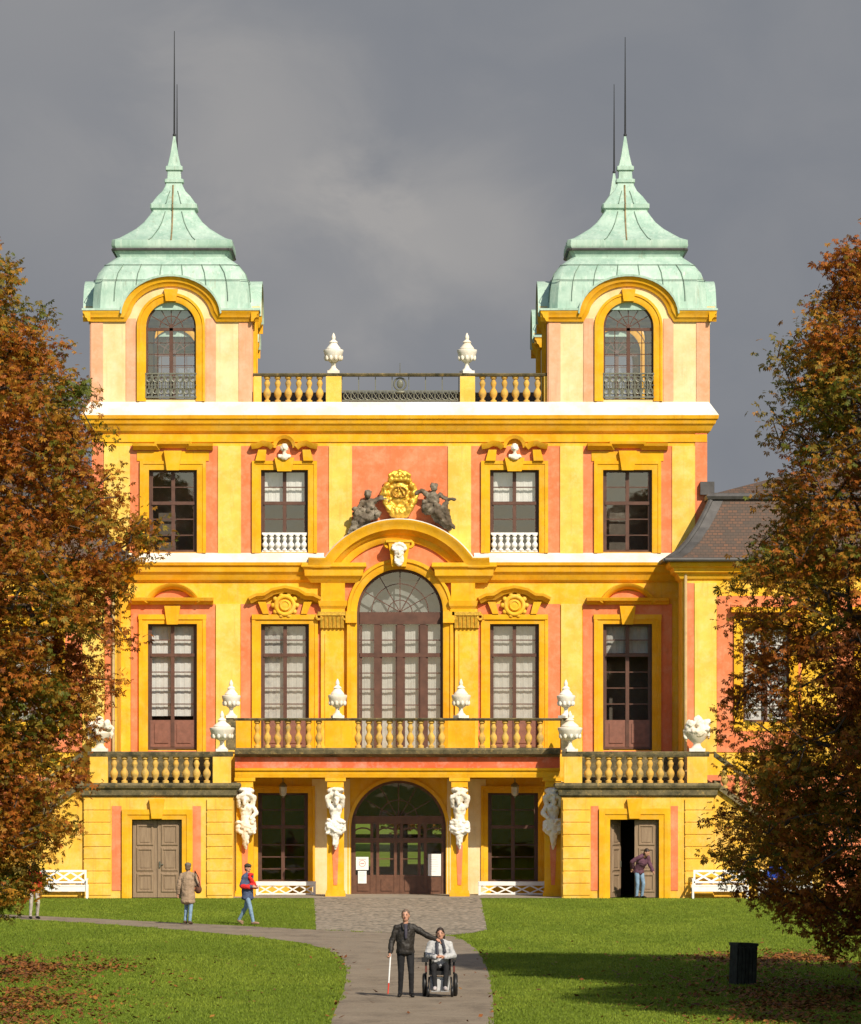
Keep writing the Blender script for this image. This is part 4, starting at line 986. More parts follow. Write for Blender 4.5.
def back_bench(label, px, y, L=1.7):
    r = thing('white_bench', label, 'bench', (X(px, y), y, 0), 0, 'white benches by the palace')
    MB().box(-L/2, L/2, -.25, .2, .40, .45).build('seat', 'wpaint', r)
    bk = MB().box(-L/2, L/2, .2, .25, .50, .56).box(-L/2, L/2, .2, .25, .86, .93).box(-L/2, -L/2+.06, .2, .25, .451, .86).box(L/2-.06, L/2, .2, .25, .451, .86); cross_panel(bk, -L/2+.06, L/2-.06, .225, .56, .86, 3, t=.06); bk.build('backrest', 'wpaint', r)
    for s_ in (-1, 1):
        x_ = s_*(L/2+.035)
        MB().box(x_-.03, x_+.03, -.28, .25, .60, .66).box(x_-.03, x_+.03, -.28, -.22, .46, .6).build('armrest', 'wpaint', r)
        for yy in (-.25, .22): MB().box(x_-.03, x_+.03, yy-.03, yy+.03, 0, .455).build('leg', 'wpaint', r)
    MB().box(-L/2, L/2, -.24, -.21, .24, .398).build('apron', 'wpaint', r)
back_bench('white garden bench with crossed backrest far left, behind the autumn leaves', 63, YT-.6, 1.5)
back_bench('white garden bench with crossed backrest far right, half behind the dark tree', 720, YT-.6, 1.7)

# ------------------------------------------------------------------ bin
gx, gy = G(742.5, 984.5)
r = thing('waste_bin', 'dark slatted square bin standing on the shaded lawn at right', 'bin', (gx, gy, -.02), .35); r.scale = (.84, .84, 1); r.rotation_euler = (0, .035, .35)
sl = MB()
for k in range(4):
    Mx = Matrix.Rotation(k*PI/2, 4, 'Z')
    for i in range(5):
        a = -.24+.097*i; s1 = MB().box(a, a+.078, -.27, -.245, .02, .86+.012*math.sin(i*2.3+k)); o_ = len(sl.v); sl.v += [tuple(Mx @ Vector(p)) for p in s1.v]; sl.f += [[o_+j for j in f_] for f_ in s1.f]; sl.m += s1.m
sl.build('slatted_side', 'binwood', r)
MB().box(-.22, .22, -.22, .22, 0, .8).build('liner', simple('black_liner', (.01, .01, .012), .5), r)
MB().box(-.28, .28, -.28, -.24, .84, .9).box(-.28, .28, .24, .28, .84, .9).box(-.28, -.24, -.239, .239, .84, .9).box(.24, .28, -.239, .239, .84, .9).build('rim', 'binwood', r)

# ------------------------------------------------------------------ people
def cloth(name, col, rough=.85, var=.3): return simple(name, col, rough, var=var, scale=9, bmp=.3, spec=.25, obj=True)
SKIN = simple('skin', (.52, .27, .18), .55, var=.12, scale=14, obj=True)
DKH = simple('dark_hair', (.03, .018, .012), .5, var=.4, scale=30, obj=True)
GRH = simple('grey_brown_hair', (.16, .11, .08), .6, var=.4, scale=30, obj=True)
FACE = simple('face_dark_features', (.06, .03, .025), .5, obj=True)
LIP = simple('lips', (.38, .12, .10), .5, obj=True)
def hand(f, wr, d, side, t, curl=.6):
    """palm, four bent fingers of unequal length and a thumb from the palm's side"""
    wr = np.array(wr, float); d = np.array(d, float); d /= np.linalg.norm(d)
    sd = np.array(side, float); sd -= d*(sd@d); sd /= np.linalg.norm(sd); n = np.cross(d, sd)
    f.cap(wr, wr+d*.07, .026, .034, t); f.cap(wr+d*.06-sd*.025, wr+d*.06+sd*.025, .022, .022, t)
    for i, L in enumerate((.072, .08, .075, .06)):
        b = wr+d*.085+sd*(.033-.022*i); c1 = b+(d*math.cos(curl*.5)+n*math.sin(curl*.5))*L*.5; c2 = c1+(d*math.cos(curl*1.6)+n*math.sin(curl*1.6))*L*.5
        f.chain([b, c1, c2], .010, .008, t)
    b = wr+d*.03+sd*.032; f.chain([b, b+sd*.03+d*.03+n*.01, b+sd*.035+d*.06+n*.02], .012, .009, t)
def person(label, loc, rz, J, mats, hair=None, jacket=None, hat=None, hem=0, voxel=.011, jinf=.02, face=0.0, pitch=0.0, scale=1.0, collar=None, curlR=.6, curlL=.6):
    """J: joint positions; mats: dict skin,trousers,top,shoes; the figure faces -y"""
    r = thing('person', label, 'person', loc, rz); r.scale = (scale,)*3
    J = {k: np.array(v, float) for k, v in J.items()}
    f = Fig(); SK, TR, TP, SH = 0, 1, 2, 3
    mid_ = (J['pel']+J['chest'])/2
    f.ell(J['pel'], (.155, .115, .12), TR); f.ell(mid_+(0, 0, .03), (.145, .11, .15), TP); f.ell(J['chest'], (.165, .112, .17), TP)
    f.cap((J['shL']+J['shR'])/2+(0, 0, .02), J['shL'], .055, .05, TP); f.cap((J['shL']+J['shR'])/2+(0, 0, .02), J['shR'], .055, .05, TP); f.cap((J['shL']+J['shR'])/2, J['head']-(0, 0, .05), .058, .052, SK)
    R = Matrix.Rotation(face, 3, 'Z') @ Matrix.Rotation(pitch, 3, 'X'); Rn = np.array(R)
    H = J['head']; loc_ = lambda p: H+Rn@np.array(p)
    f.ell(H, (.074, .092, .112), SK, Rn); f.ell(loc_((0, -.028, -.055)), (.056, .062, .062), SK, Rn); f.cap(loc_((0, -.088, .01)), loc_((0, -.108, -.022)), .011, .016, SK)
    for s_ in (-1, 1): f.ell(loc_((s_*.076, .01, -.005)), (.012, .022, .032), SK, Rn); f.ell(loc_((s_*.032, -.075, .025)), (.02, .018, .012), SK, Rn)
    for s_ in 'LR':
        f.cap(J['sh'+s_], J['el'+s_], .052, .043, TP); f.cap(J['el'+s_], J['wr'+s_], .043, .03, TP)
        d = J['wr'+s_]-J['el'+s_]; hd = J.get('hd'+s_, d)
        hand(f, J['wr'+s_], hd, (0, -1, 0) if abs(np.array(hd)[1])/np.linalg.norm(hd) < .8 else (0, 0, 1), SK, curlL if s_ == 'L' else curlR)
        f.cap(J['hip'+s_], J['kn'+s_], .09, .06, TR); f.cap(J['kn'+s_], J['an'+s_], .06, .046, TR)
        cm = J['kn'+s_]*.65+J['an'+s_]*.35; f.ell(cm+(0, .015, 0), (.055, .058, .1), TR)
        f.cap(J['an'+s_]+(0, .03, -.03), J['toe'+s_], .046, .036, SH); f.ell((J['an'+s_]+J['toe'+s_])/2-(0, 0, .01), (.045, .1, .036), SH)
    me = f.mesh(voxel, 3, .004, 30)
    ce = f.centers; tg = f.tg.copy(); lo = (ce-H)@Rn
    for ex in (-.031, .031): tg[(np.linalg.norm((lo-(ex, -.088, .022))/(.018, .03, .009), axis=1) < 1)] = 4
    for ex in (-.031, .031): tg[(np.linalg.norm((lo-(ex, -.088, .042))/(.022, .03, .006), axis=1) < 1)] = 4
    tg[(np.linalg.norm((lo-(0, -.088, -.055))/(.026, .04, .008), axis=1) < 1)] = 5
    me.polygons.foreach_set('material_index', tg)
    link_mesh(me, 'body', [mats['skin'], mats['trousers'], mats['top'], mats['shoes'], FACE, LIP], r)
    if jacket:
        g = Fig(); i = jinf
        for t_ in np.linspace(0, 1, 9):
            g.ell(J['chest']*(1-t_)+J['pel']*t_+(0, .004, .02), (.163+i-.012*t_, .110+i+.004*t_, .13-.03*t_))
        g.ell(J['chest'], (.165+i, .112+i, .17+i*.5)); cb = (J['shL']+J['shR'])/2; g.cap(cb+(0, 0, .035), J['shL']+(-.01, 0, -.012), .06+i*.5, .05+i*.5); g.cap(cb+(0, 0, .035), J['shR']+(.01, 0, -.012), .06+i*.5, .05+i*.5)
        if hem >= 0:
            n_ = 6
            n_ = 1+int(hem/.035)
            for k in range(n_):
                z_ = J['pel']+(0, 0, .06-hem*k/max(1, n_-1))
                g.ell(z_, (.151+i+.05*hem*k/n_, .114+i+.05*hem*k/n_, .09))
        for s_ in 'LR':
            g.cap(J['sh'+s_]+(0, 0, -.015), J['el'+s_], .052+i*.6, .047+i*.6); e2 = J['el'+s_]+(J['wr'+s_]-J['el'+s_])*.93; g.cap(J['el'+s_], e2, .047+i*.7, .036+i*.6)
        cl = (J['shL']+J['shR'])/2; g.ell(cl+(0, .01, .045), (.085, .085, .045))
        link_mesh(g.mesh(voxel*1.1, 4, .018, 9), 'jacket', jacket, r)
    if hair:
        g = Fig(); g.ell(loc_((0, .026, .040)), (.084, .098, .098), 0, Rn); g.ell(loc_((0, .035, -.03)), (.076, .075, .08), 0, Rn)
        if hat == 'long':
            for s_ in (-1, 1): g.cap(loc_((s_*.07, .03, .03)), loc_((s_*.075, .04, -.1)), .026, .026)
        link_mesh(g.mesh(.012, 2, .008, 30), 'hair', hair, r)
    if hat and hat != 'long':
        g = Fig(); g.ell(loc_((0, .01, .075)), (.098, .115, .055), 0, Rn); g.ell(loc_((0, -.09, .06)), (.07, .06, .014), 0, Rn); g.ell(loc_((0, .012, .035)), (.085, .104, .05), 0, Rn)
        link_mesh(g.mesh(.012, 2), 'cap', hat, r)
    return r
def pose(**kw):
    J = dict(pel=(0, 0, .96), chest=(0, 0, 1.27), head=(0, -.015, 1.635), shL=(.185, 0, 1.405), shR=(-.185, 0, 1.405), elL=(.25, .03, 1.14), elR=(-.25, .03, 1.14), wrL=(.27, -.05, .90), wrR=(-.27, -.05, .90),
             hipL=(.09, 0, .93), hipR=(-.09, 0, .93), knL=(.10, -.02, .50), knR=(-.10, -.02, .50), anL=(.11, .03, .09), anR=(-.11, .03, .09), toeL=(.13, -.13, .036), toeR=(-.13, -.13, .036))
    J.update(kw); return J
JEANS = cloth('blue_jeans', (.20, .30, .42)); BLACK = cloth('black_trousers', (.018, .018, .02)); SHOE = cloth('black_shoes', (.012, .011, .01), .4); BSHOE = cloth('tan_shoes', (.32, .2, .13))
LEATHER = simple('black_leather', (.022, .018, .015), .6, var=.3, scale=12, bmp=.3, obj=True)
gx, gy = G(405.5, 997.5)
# man with cane
person('man in a black leather jacket holding a white cane on the path', (gx, gy, 0), .05,
       pose(knL=(.11, -.07, .50), anL=(.12, .02, .09), toeL=(.14, -.14, .036), knR=(-.09, .0, .5), anR=(-.10, .10, .10), toeR=(-.13, -.05, .036),
            elL=(.42, -.02, 1.24), wrL=(.60, -.02, 1.17), hdL=(.5, -.1, -.25), elR=(-.27, .03, 1.13), wrR=(-.31, -.08, .90)),
       dict(skin=SKIN, trousers=BLACK, top=cloth('dark_striped_shirt', (.05, .045, .06)), shoes=SHOE), hair=GRH, jacket=LEATHER, hem=.10, face=-.15, scale=1.0, curlR=1.4, voxel=.0095, jinf=.028)
mp_ = [o for o in bpy.data.objects if o.get('label', '').startswith('man in a black leather')][0]
g = Fig(); g.chain([(0, -.10, 1.44), (0, -.155, 1.33), (0, -.165, 1.2)], .042, .026); link_mesh(g.mesh(.009, 2), 'shirt_front', cloth('grey_shirt_front', (.06, .055, .075)), mp_)
g = Fig()
for sg in (-1, 1): g.chain([(sg*.075, .03, 1.475), (sg*.07, -.075, 1.455), (sg*.045, -.145, 1.37)], .022, .024)
link_mesh(g.mesh(.009, 2), 'collar', LEATHER, mp_)
MB().box(-.13, .13, -.135, -.10, .885, .915).build('belt', SHOE, mp_)
r = thing('white_cane', 'white cane with a red tip held in the right hand of the man in black', 'cane', (gx, gy, 0), .05)
MB().tube((-.305, -.115, .87), (-.345, -.19, .30), .017, .015, 8).build('shaft', simple('white_cane_paint', (.8, .8, .8), .4), r)
MB().tube((-.345, -.19, .298), (-.362, -.22, .085), .015, .013, 8).build('tip', simple('red_cane_paint', (.6, .05, .03), .4), r)
MB().tube((-.30, -.105, .96), (-.305, -.115, .872), .018, .018, 8).build('grip', 'rod', r)
# wheelchair and rider
wx, wy = G(440, 996.5)
r = thing('wheelchair', 'power wheelchair with black armrests on the path beside the man in black', 'wheelchair', (wx, wy, 0), .0)
BLK = simple('black_plastic', (.014, .014, .015), .45, obj=True); CHR = simple('pale_metal', (.45, .45, .45), .35, .7, obj=True)
MB().box(-.22, .22, -.25, .24, .44, .52).build('seat', BLK, r); MB().box(-.22, .22, .24, .31, .50, 1.02).build('backrest', BLK, r)
MB().box(-.2, .2, -.1, .32, .18, .40).tube((-.19, -.2, .42), (-.12, -.42, .16), .02).tube((.19, -.2, .42), (.12, -.42, .16), .02).build('frame', CHR, r)
for s_ in (-1, 1):
    wh = MB().ring((s_*.31, .08, .235), .19, .045, 'x', 30, 8).build('wheel', BLK, r, smooth='all')
    sp = MB().tube((s_*.31-.035, .08, .235), (s_*.31+.035, .08, .235), .145, .145, 20).tube((s_*.31-.05, .08, .235), (s_*.31+.05, .08, .235), .05, .05, 12)
    sp.build('rim', CHR, wh)
    MB().ring((s_*.24, -.33, .11), .08, .03, 'x', 18, 8).tube((s_*.24, -.33, .11), (s_*.22, -.22, .4), .018).build('caster', BLK, r, smooth='all')
    MB().box(s_*.28-.04, s_*.28+.04, -.22, .2, .70, .745).tube((s_*.28, .15, .45), (s_*.28, .15, .7), .018).tube((s_*.28, -.1, .45), (s_*.28, -.1, .7), .018).build('armrest', BLK, r)
MB().box(-.37, -.26, -.34, -.22, .70, .80).tube((-.31, -.29, .8), (-.31, -.29, .88), .012).ell((-.31, -.29, .885), (.02, .02, .02), 8).build('joystick', BLK, r)
MB().box(-.2, .2, -.22, .2, .14, .36).box(-.1, .1, -.30, -.221, .12, .34).build('motor_housing', simple('pale_grey_housing', (.5, .5, .5), .5, obj=True), r)
MB().box(-.18, -.01, -.58, -.38, .12, .14).box(.01, .18, -.58, -.38, .12, .14).build('footrest', CHR, r)
MB().box(-.3, -.26, -.2, .1, .5, .62).box(.26, .3, -.2, .1, .5, .62).build('side_panel', simple('red_black_panel', (.12, .03, .02), .5, obj=True), r)
GREYJ = cloth('pale_grey_jacket', (.46, .46, .47))
pr = person('seated person in a pale grey jacket and dark scarf riding the wheelchair', (wx, wy, 0), 0,
       dict(pel=(0, .09, .62), chest=(0, .1, .92), head=(.005, .06, 1.25), shL=(.185, .1, 1.06), shR=(-.185, .1, 1.06), elL=(.27, .03, .82), elR=(-.27, .03, .82), wrL=(.09, -.18, .80), wrR=(-.08, -.2, .80), hdL=(-.5, -.2, .05), hdR=(.5, -.15, .05),
            hipL=(.1, .08, .60), hipR=(-.1, .08, .60), knL=(.13, -.34, .60), knR=(-.13, -.34, .60), anL=(.10, -.42, .21), anR=(-.10, -.42, .21), toeL=(.11, -.58, .18), toeR=(-.11, -.58, .18)),
       dict(skin=SKIN, trousers=BLACK, top=GREYJ, shoes=cloth('pale_trainers', (.5, .45, .45))), hair=DKH, hat='long', jacket=GREYJ, hem=.0, voxel=.0095, jinf=.03, face=.0)
g = Fig(); g.ell((0, .06, 1.12), (.09, .085, .04)); g.chain([(-.05, -.02, 1.11), (-.06, -.055, .98), (-.04, -.07, .84)], .028, .03); g.chain([(.05, -.02, 1.11), (.08, -.05, 1.0), (.1, -.06, .9)], .028, .03)
link_mesh(g.mesh(.011, 2, .008, 20), 'scarf', cloth('dark_grey_scarf', (.06, .06, .075)), pr)
# man in the beige coat, seen from behind
gx, gy = G(188, 924.5)
pr = person('man in a long beige coat and flat cap walking away on the side path', (gx, gy, 0), PI-.25,
       pose(knL=(.09, -.16, .52), anL=(.10, -.06, .10), toeL=(.11, -.22, .05), knR=(-.09, .02, .5), anR=(-.09, .12, .1), toeR=(-.1, -.03, .036), elR=(-.25, -.02, 1.15), wrR=(-.12, -.2, 1.1), hdR=(.4, -.3, .1), wrL=(.3, -.02, .89)),
       dict(skin=SKIN, trousers=JEANS, top=cloth('beige_coat_lining', (.3, .22, .15)), shoes=cloth('brown_shoes', (.1, .06, .04))), hair=GRH, jacket=cloth('beige_coat', (.34, .24, .16)), hem=.36, hat=cloth('grey_cap', (.17, .15, .12)), jinf=.045, scale=.98)
b = thing('shoulder_bag', 'brown bag tucked under the arm of the man in the beige coat', 'bag', (gx, gy, 0), PI-.25)
f = Fig(); f.cap((-.29, -.02, 1.12), (-.29, -.02, .96), .06, .1); f.ell((-.30, -.03, .98), (.09, .12, .12)); link_mesh(f.mesh(.014, 3), 'pouch', cloth('brown_bag_leather', (.14, .06, .035)), b)
MB().path([(-.33, -.1, 1.05), (-.28, -.1, 1.3), (-.2, 0, 1.5), (-.24, .1, 1.3), (-.33, .06, 1.05)], .014, 6).build('strap', SHOE, b)
# woman in red and blue walking to the right
gx, gy = G(247.5, 925)
pr = person('walker in a red and blue jacket and jeans on the side path', (gx, gy, 0), math.radians(62),
       pose(knL=(.09, .10, .5), anL=(.09, .32, .16), toeL=(.09, .22, .04), knR=(-.09, -.14, .51), anR=(-.09, -.24, .10), toeR=(-.1, -.41, .06), elR=(-.26, .04, 1.15), wrR=(-.14, -.22, 1.1), hdR=(.2, -.4, .0), elL=(.25, .05, 1.14), wrL=(.14, -.2, 1.08), hdL=(-.2, -.4, 0)),
       dict(skin=SKIN, trousers=JEANS, top=cloth('red_top', (.55, .03, .03)), shoes=BSHOE), hair=DKH, jacket=cloth('dark_blue_jacket', (.07, .09, .16)), hem=.24, hat=cloth('dark_knit_cap', (.07, .06, .04)), jinf=.04, face=-.35, scale=.97)
g = Fig(); g.chain([(-.12, -.14, 1.36), (0, -.19, 1.2), (.1, -.18, 1.1)], .06, .07); g.ell((0, -.1, 1.45), (.11, .1, .05)); g.cap((-.27, .02, 1.12), (-.2, -.14, 1.1), .075, .07); g.ell((-.02, -.16, 1.12), (.19, .08, .09)); g.cap((.2, .1, 1.1), (.2, .12, .86), .06, .08)
link_mesh(g.mesh(.014, 2, .012, 15), 'red_bib', cloth('bright_red_cloth', (.60, .025, .025)), pr)
# man at the open door, leaning
pr = person('man in a purple jacket and jeans bending at the open terrace door', (X(640, YT-.45), YT-.45, 0), math.radians(38),
       pose(pel=(0, .06, .92), chest=(0, -.1, 1.2), head=(.0, -.34, 1.5), shL=(.18, -.18, 1.36), shR=(-.18, -.18, 1.36), elR=(-.32, .02, 1.2), wrR=(-.24, .12, 1.0), elL=(.24, -.22, 1.1), wrL=(.24, -.36, .9), hipL=(.09, .05, .89), hipR=(-.09, .05, .89), knL=(.1, -.06, .48), knR=(-.1, .0, .48)),
       dict(skin=SKIN, trousers=JEANS, top=cloth('plum_top', (.11, .05, .08)), shoes=SHOE), hair=DKH, jacket=cloth('plum_jacket', (.115, .05, .075)), hem=.12, face=.2, pitch=.5, jinf=.035)
# person in red behind leaves at far left
gx, gy = G(34, 919)
person('person in a red jacket and pale trousers far left, mostly behind the leaves', (gx, gy, 0), .4, pose(knL=(.1, -.1, .5)), dict(skin=SKIN, trousers=cloth('pale_trousers', (.45, .4, .34)), top=cloth('red_top', (.5, .02, .02)), shoes=SHOE), hair=DKH, jacket=cloth('red_jacket', (.62, .03, .025)), hem=.12, voxel=.014, jinf=.035, scale=.93)
# person sitting on a second bench at far right
yb = YT-.6
back_bench('white garden bench at the far right edge, carrying a seated person in blue', 785, yb, 1.6)
person('person in a blue jacket sitting on the far right bench, mostly behind the tree', (X(777, yb), yb, 0), 0,
       dict(pel=(0, .06, .54), chest=(0, .08, .84), head=(.0, .03, 1.19), shL=(.185, .08, 1.0), shR=(-.185, .08, 1.0), elL=(.27, .02, .76), elR=(-.27, .02, .76), wrL=(.12, -.2, .66), wrR=(-.12, -.2, .66), hipL=(.1, .04, .54), hipR=(-.1, .04, .54), knL=(.13, -.42, .52), knR=(-.13, -.42, .52), anL=(.12, -.46, .1), anR=(-.12, -.46, .1), toeL=(.13, -.62, .036), toeR=(-.13, -.62, .036)),
       dict(skin=SKIN, trousers=BLACK, top=cloth('blue_top', (.02, .06, .3)), shoes=SHOE), hair=DKH, jacket=cloth('blue_jacket', (.02, .07, .4)), hem=.0, voxel=.014, jinf=.03)

# ------------------------------------------------------------------ ground
def sheet(name, polys, z, mat):
    me = bpy.data.meshes.new(name); bm = bmesh.new()
    for P_ in polys:
        fc = bm.faces.new([bm.verts.new((x, y_, z)) for x, y_ in P_])
    bmesh.ops.triangulate(bm, faces=bm.faces); bmesh.ops.recalc_face_normals(bm, faces=bm.faces)
    for fc in bm.faces:
        if fc.normal.z < 0: fc.normal_flip()
    bm.to_mesh(me); bm.free(); me.materials.append(mat)
    o = bpy.data.objects.new(name, me); COL.objects.link(o); o['kind'] = 'structure'; return o
def mk_lawn():
    m, nt, b = nmat('lawn_soil_and_grass')
    c = mixc(nt, ramp(nt, noise(nt, .35, 5, .6), .35, .65), (.15, .20, .022), (.11, .155, .016))
    c = mixc(nt, ramp(nt, noise(nt, 9, 5, .7), .4, .7, c1=(.7,)*3), c, (.11, .17, .02))
    nt.links.new(c, b.inputs['Base Color']); b.inputs['Roughness'].default_value = .95; b.inputs['Specular IOR Level'].default_value = .1
    bump(nt, b, noise(nt, 25, 5, .7), .8, .05); return m
def mk_path(name, c0, c1, c2):
    m, nt, b = nmat(name)
    c = mixc(nt, ramp(nt, noise(nt, .8, 6, .65), .35, .65), c0, c1)
    c = mixc(nt, ramp(nt, noise(nt, 22, 4, .7), .45, .7, c1=(.8,)*3), c, c2)
    c = mixc(nt, ramp(nt, noise(nt, 1.1, 7, .75, (1, .35, 1)), .52, .68, c1=(.75,)*3), c, mul(c1, .62))
    c = mixc(nt, ramp(nt, noise(nt, 7, 6, .75, (1, .4, 1)), .58, .7, c1=(.7,)*3), c, mul(c2, 1.1))
    nt.links.new(c, b.inputs['Base Color']); b.inputs['Roughness'].default_value = .9
    bump(nt, b, noise(nt, 40, 4, .7), .5, .02); return m
sheet('lawn', [[(-900, -500), (900, -500), (900, 1500), (-900, 1500)]], 0, mk_lawn())
left_edge = [(329, 1028), (336, 1008), (344, 990), (347, 972), (342, 958), (326, 949), (300, 942.5), (250, 936.5), (180, 930), (100, 924), (30, 919.8), (-150, 911)]
top_edge = [(-150, 907.5), (30, 915.8), (100, 919), (200, 924), (280, 928), (316, 930)]
cob = [(316, 896), (479, 896), (487, 930), (470, 933.5), (450, 935.3), (316, 930)]
right_edge = [(450, 935.4), (463, 940), (476, 949), (485, 962), (490.5, 980), (493, 1000), (494, 1028)]
pathp = [(-1.45, -178), ]+[G(*p) for p in left_edge]+[G(*p) for p in top_edge]+[G(*p) for p in right_edge]+[(1.75, -178)]
cobp = [G(*p) for p in cob]
cobp[0] = (X(316), -4.4); cobp[1] = (X(479), -4.4)
cobp2 = [(X(236), -4.4), (X(560), -4.4), (X(560), .3), (X(236), .3)]
sheet('path', [pathp], .006, mk_path('gravel_path', (.235, .19, .14), (.155, .12, .085), (.32, .26, .19)))
def mk_cob():
    m, nt, b = nmat('fine_cobbles')
    g = N(nt, 'ShaderNodeNewGeometry'); vo = N(nt, 'ShaderNodeTexVoronoi'); vo.inputs['Scale'].default_value = 7; nt.links.new(g.outputs['Position'], vo.inputs['Vector'])
    c = mixc(nt, ramp(nt, vo.outputs['Color'], .2, .8), (.40, .335, .255), (.27, .22, .165))
    c = mixc(nt, ramp(nt, vo.outputs['Distance'], .42, .6), c, (.09, .08, .06))
    c = mixc(nt, ramp(nt, noise(nt, .7, 5, .7), .4, .7, c1=(.5,)*3), c, (.36, .30, .23))
    nt.links.new(c, b.inputs['Base Color']); b.inputs['Roughness'].default_value = .9
    bump(nt, b, vo.outputs['Distance'], -.6, .03); return m
sheet('forecourt', [cobp], .010, mk_cob())
sheet('portico_floor', [cobp2], .014, mk_path('portico_paving', (.30, .26, .2), (.22, .19, .15), (.36, .31, .24)))
# grass
def inpoly(x, y_, P_):
    r_ = np.zeros(len(x), bool); n = len(P_)
    for i in range(n):
        (x0, y0), (x1, y1) = P_[i], P_[(i+1) % n]
        c_ = ((y0 > y_) != (y1 > y_)); 
        with np.errstate(divide='ignore', invalid='ignore'): xi = (x1-x0)*(y_-y0)/(y1-y0+1e-12)+x0
        r_ ^= c_ & (x < xi)
    return r_
def fast_mesh(name, V, faces_n, mats, mi=None):
    """V: (nf, faces_n, 3) loose polygons"""
    nf = V.shape[0]; me = bpy.data.meshes.new(name); me.vertices.add(nf*faces_n); me.vertices.foreach_set('co', V.astype(np.float32).ravel())
    me.loops.add(nf*faces_n); me.loops.foreach_set('vertex_index', np.arange(nf*faces_n, dtype=np.int32))
    me.polygons.add(nf); me.polygons.foreach_set('loop_start', np.arange(nf, dtype=np.int32)*faces_n)
    for m in mats: me.materials.append(m)
    if mi is not None: me.polygons.foreach_set('material_index', mi.astype(np.int32))
    me.update(calc_edges=True); return me
def leafmat(name, col, trans=.42, rough=.6):
    m = bpy.data.materials.new(name); m.use_nodes = True; nt = m.node_tree; b = nt.nodes['Principled BSDF']
    g = N(nt, 'ShaderNodeNewGeometry')
    c = mixc(nt, g.outputs['Random Per Island'], mul(col, .7), mul(col, 1.3))
    nt.links.new(c, b.inputs['Base Color']); b.inputs['Roughness'].default_value = rough; b.inputs['Specular IOR Level'].default_value = .25
    t = N(nt, 'ShaderNodeBsdfTranslucent'); nt.links.new(c, t.inputs[0]); mx = N(nt, 'ShaderNodeMixShader'); mx.inputs[0].default_value = trans
    nt.links.new(b.outputs[0], mx.inputs[1]); nt.links.new(t.outputs[0], mx.inputs[2]); nt.links.new(mx.outputs[0], nt.nodes['Material Output'].inputs[0]); return m
def grass_pts(n, d0, d1):
    # uniform over the visible trapezoid, slightly wider than the view
    u = rng.random(n); d = np.sqrt(d0**2+(d1**2-d0**2)*u); xx = (rng.random(n)*1.25-.6)*d*(861/FPX)*1.0+d*(31/FPX)
    return xx, d-DF
gxs, gys = grass_pts(650000, 95, 176)
jx = np.array([mnoise.noise(Vector((x*2.2, y_*.8, 3))) for x, y_ in zip(gxs, gys)])*.22
keep = ~(inpoly(gxs+jx, gys+jx*3, pathp) | inpoly(gxs+jx*.5, gys, cobp) | inpoly(gxs, gys, cobp2)) & (gys < -4.75)
gxs, gys = gxs[keep], gys[keep]; n = len(gxs)
a = rng.random(n)*2*PI; h = .022+.03*rng.random(n); wd = .008+.009*rng.random(n)
dx, dy = np.cos(a)*wd, np.sin(a)*wd*.6; lx, ly = rng.normal(0, .02, n), rng.normal(0, .02, n)
V = np.stack([np.stack([gxs-dx, gys-dy, np.full(n, -.004)], 1), np.stack([gxs+dx, gys+dy, np.full(n, -.004)], 1), np.stack([gxs+lx, gys+ly, h], 1)], 1)
nz = np.array([mnoise.noise(Vector((x*.35, y_*.12, 0)))+.6*mnoise.noise(Vector((x*2.1, y_*.6, 4))) for x, y_ in zip(gxs[::1], gys[::1])]) if n < 900000 else np.zeros(n)
mi = np.where(nz+rng.normal(0, .12, n) > .05, 1, 0); mi[rng.random(n) < .08] = 2
GM = [leafmat('grass_green', (.155, .215, .018), .3, .7), leafmat('grass_light', (.20, .26, .024), .3, .7), leafmat('grass_dark', (.115, .17, .018), .3, .7)]
me = fast_mesh('grass', V, 3, GM, mi); o = bpy.data.objects.new('grass', me); COL.objects.link(o); o['kind'] = 'stuff'; tag(o, 'short green mown grass of the two lawns', 'grass')

# ------------------------------------------------------------------ trees
LM = [leafmat('leaf_green', (.125, .145, .018)), leafmat('leaf_olive', (.225, .165, .020)), leafmat('leaf_ochre', (.42, .20, .022)), leafmat('leaf_rust', (.40, .125, .018)), leafmat('leaf_brown', (.24, .075, .018))]
BARK = simple('chestnut_bark', (.075, .055, .04), .9, var=.5, scale=7, bmp=.6)
def leaves(cent, size, mi, droop=.5):
    """compound chestnut leaves: 5 kite-shaped leaflets each"""
    n = len(cent); out = []; mis = []
    az = rng.random(n)*2*PI; tilt = rng.normal(.5, .45, n)
    # frame per leaf: forward f (drooping), side s, normal
    fx = np.stack([np.cos(az)*np.cos(tilt), np.sin(az)*np.cos(tilt), -np.sin(tilt)], 1)
    sd = np.stack([-np.sin(az), np.cos(az), np.zeros(n)], 1)
    roll = rng.normal(0, .5, n); nm = np.cross(fx, sd)
    sd = sd*np.cos(roll)[:, None]+nm*np.sin(roll)[:, None]; nm = np.cross(fx, sd)
    for k, (an, L) in enumerate(((-1.25, .68), (-.62, .9), (0, 1), (.62, .9), (1.25, .68))):
        L_ = size*L; d = fx*math.cos(an)+sd*math.sin(an); t = -fx*math.sin(an)+sd*math.cos(an)
        dr = nm*(-.12*L_)[:, None]; p0 = cent+d*(.08*L_)[:, None]; m_ = cent+d*(.62*L_)[:, None]; w_ = t*(.17*L_)[:, None]; e_ = cent+d*L_[:, None]+dr*1.5
        out.append(np.stack([p0, m_-w_, e_, m_+w_], 1)); mis.append(mi)
    return np.concatenate(out), np.concatenate(mis)
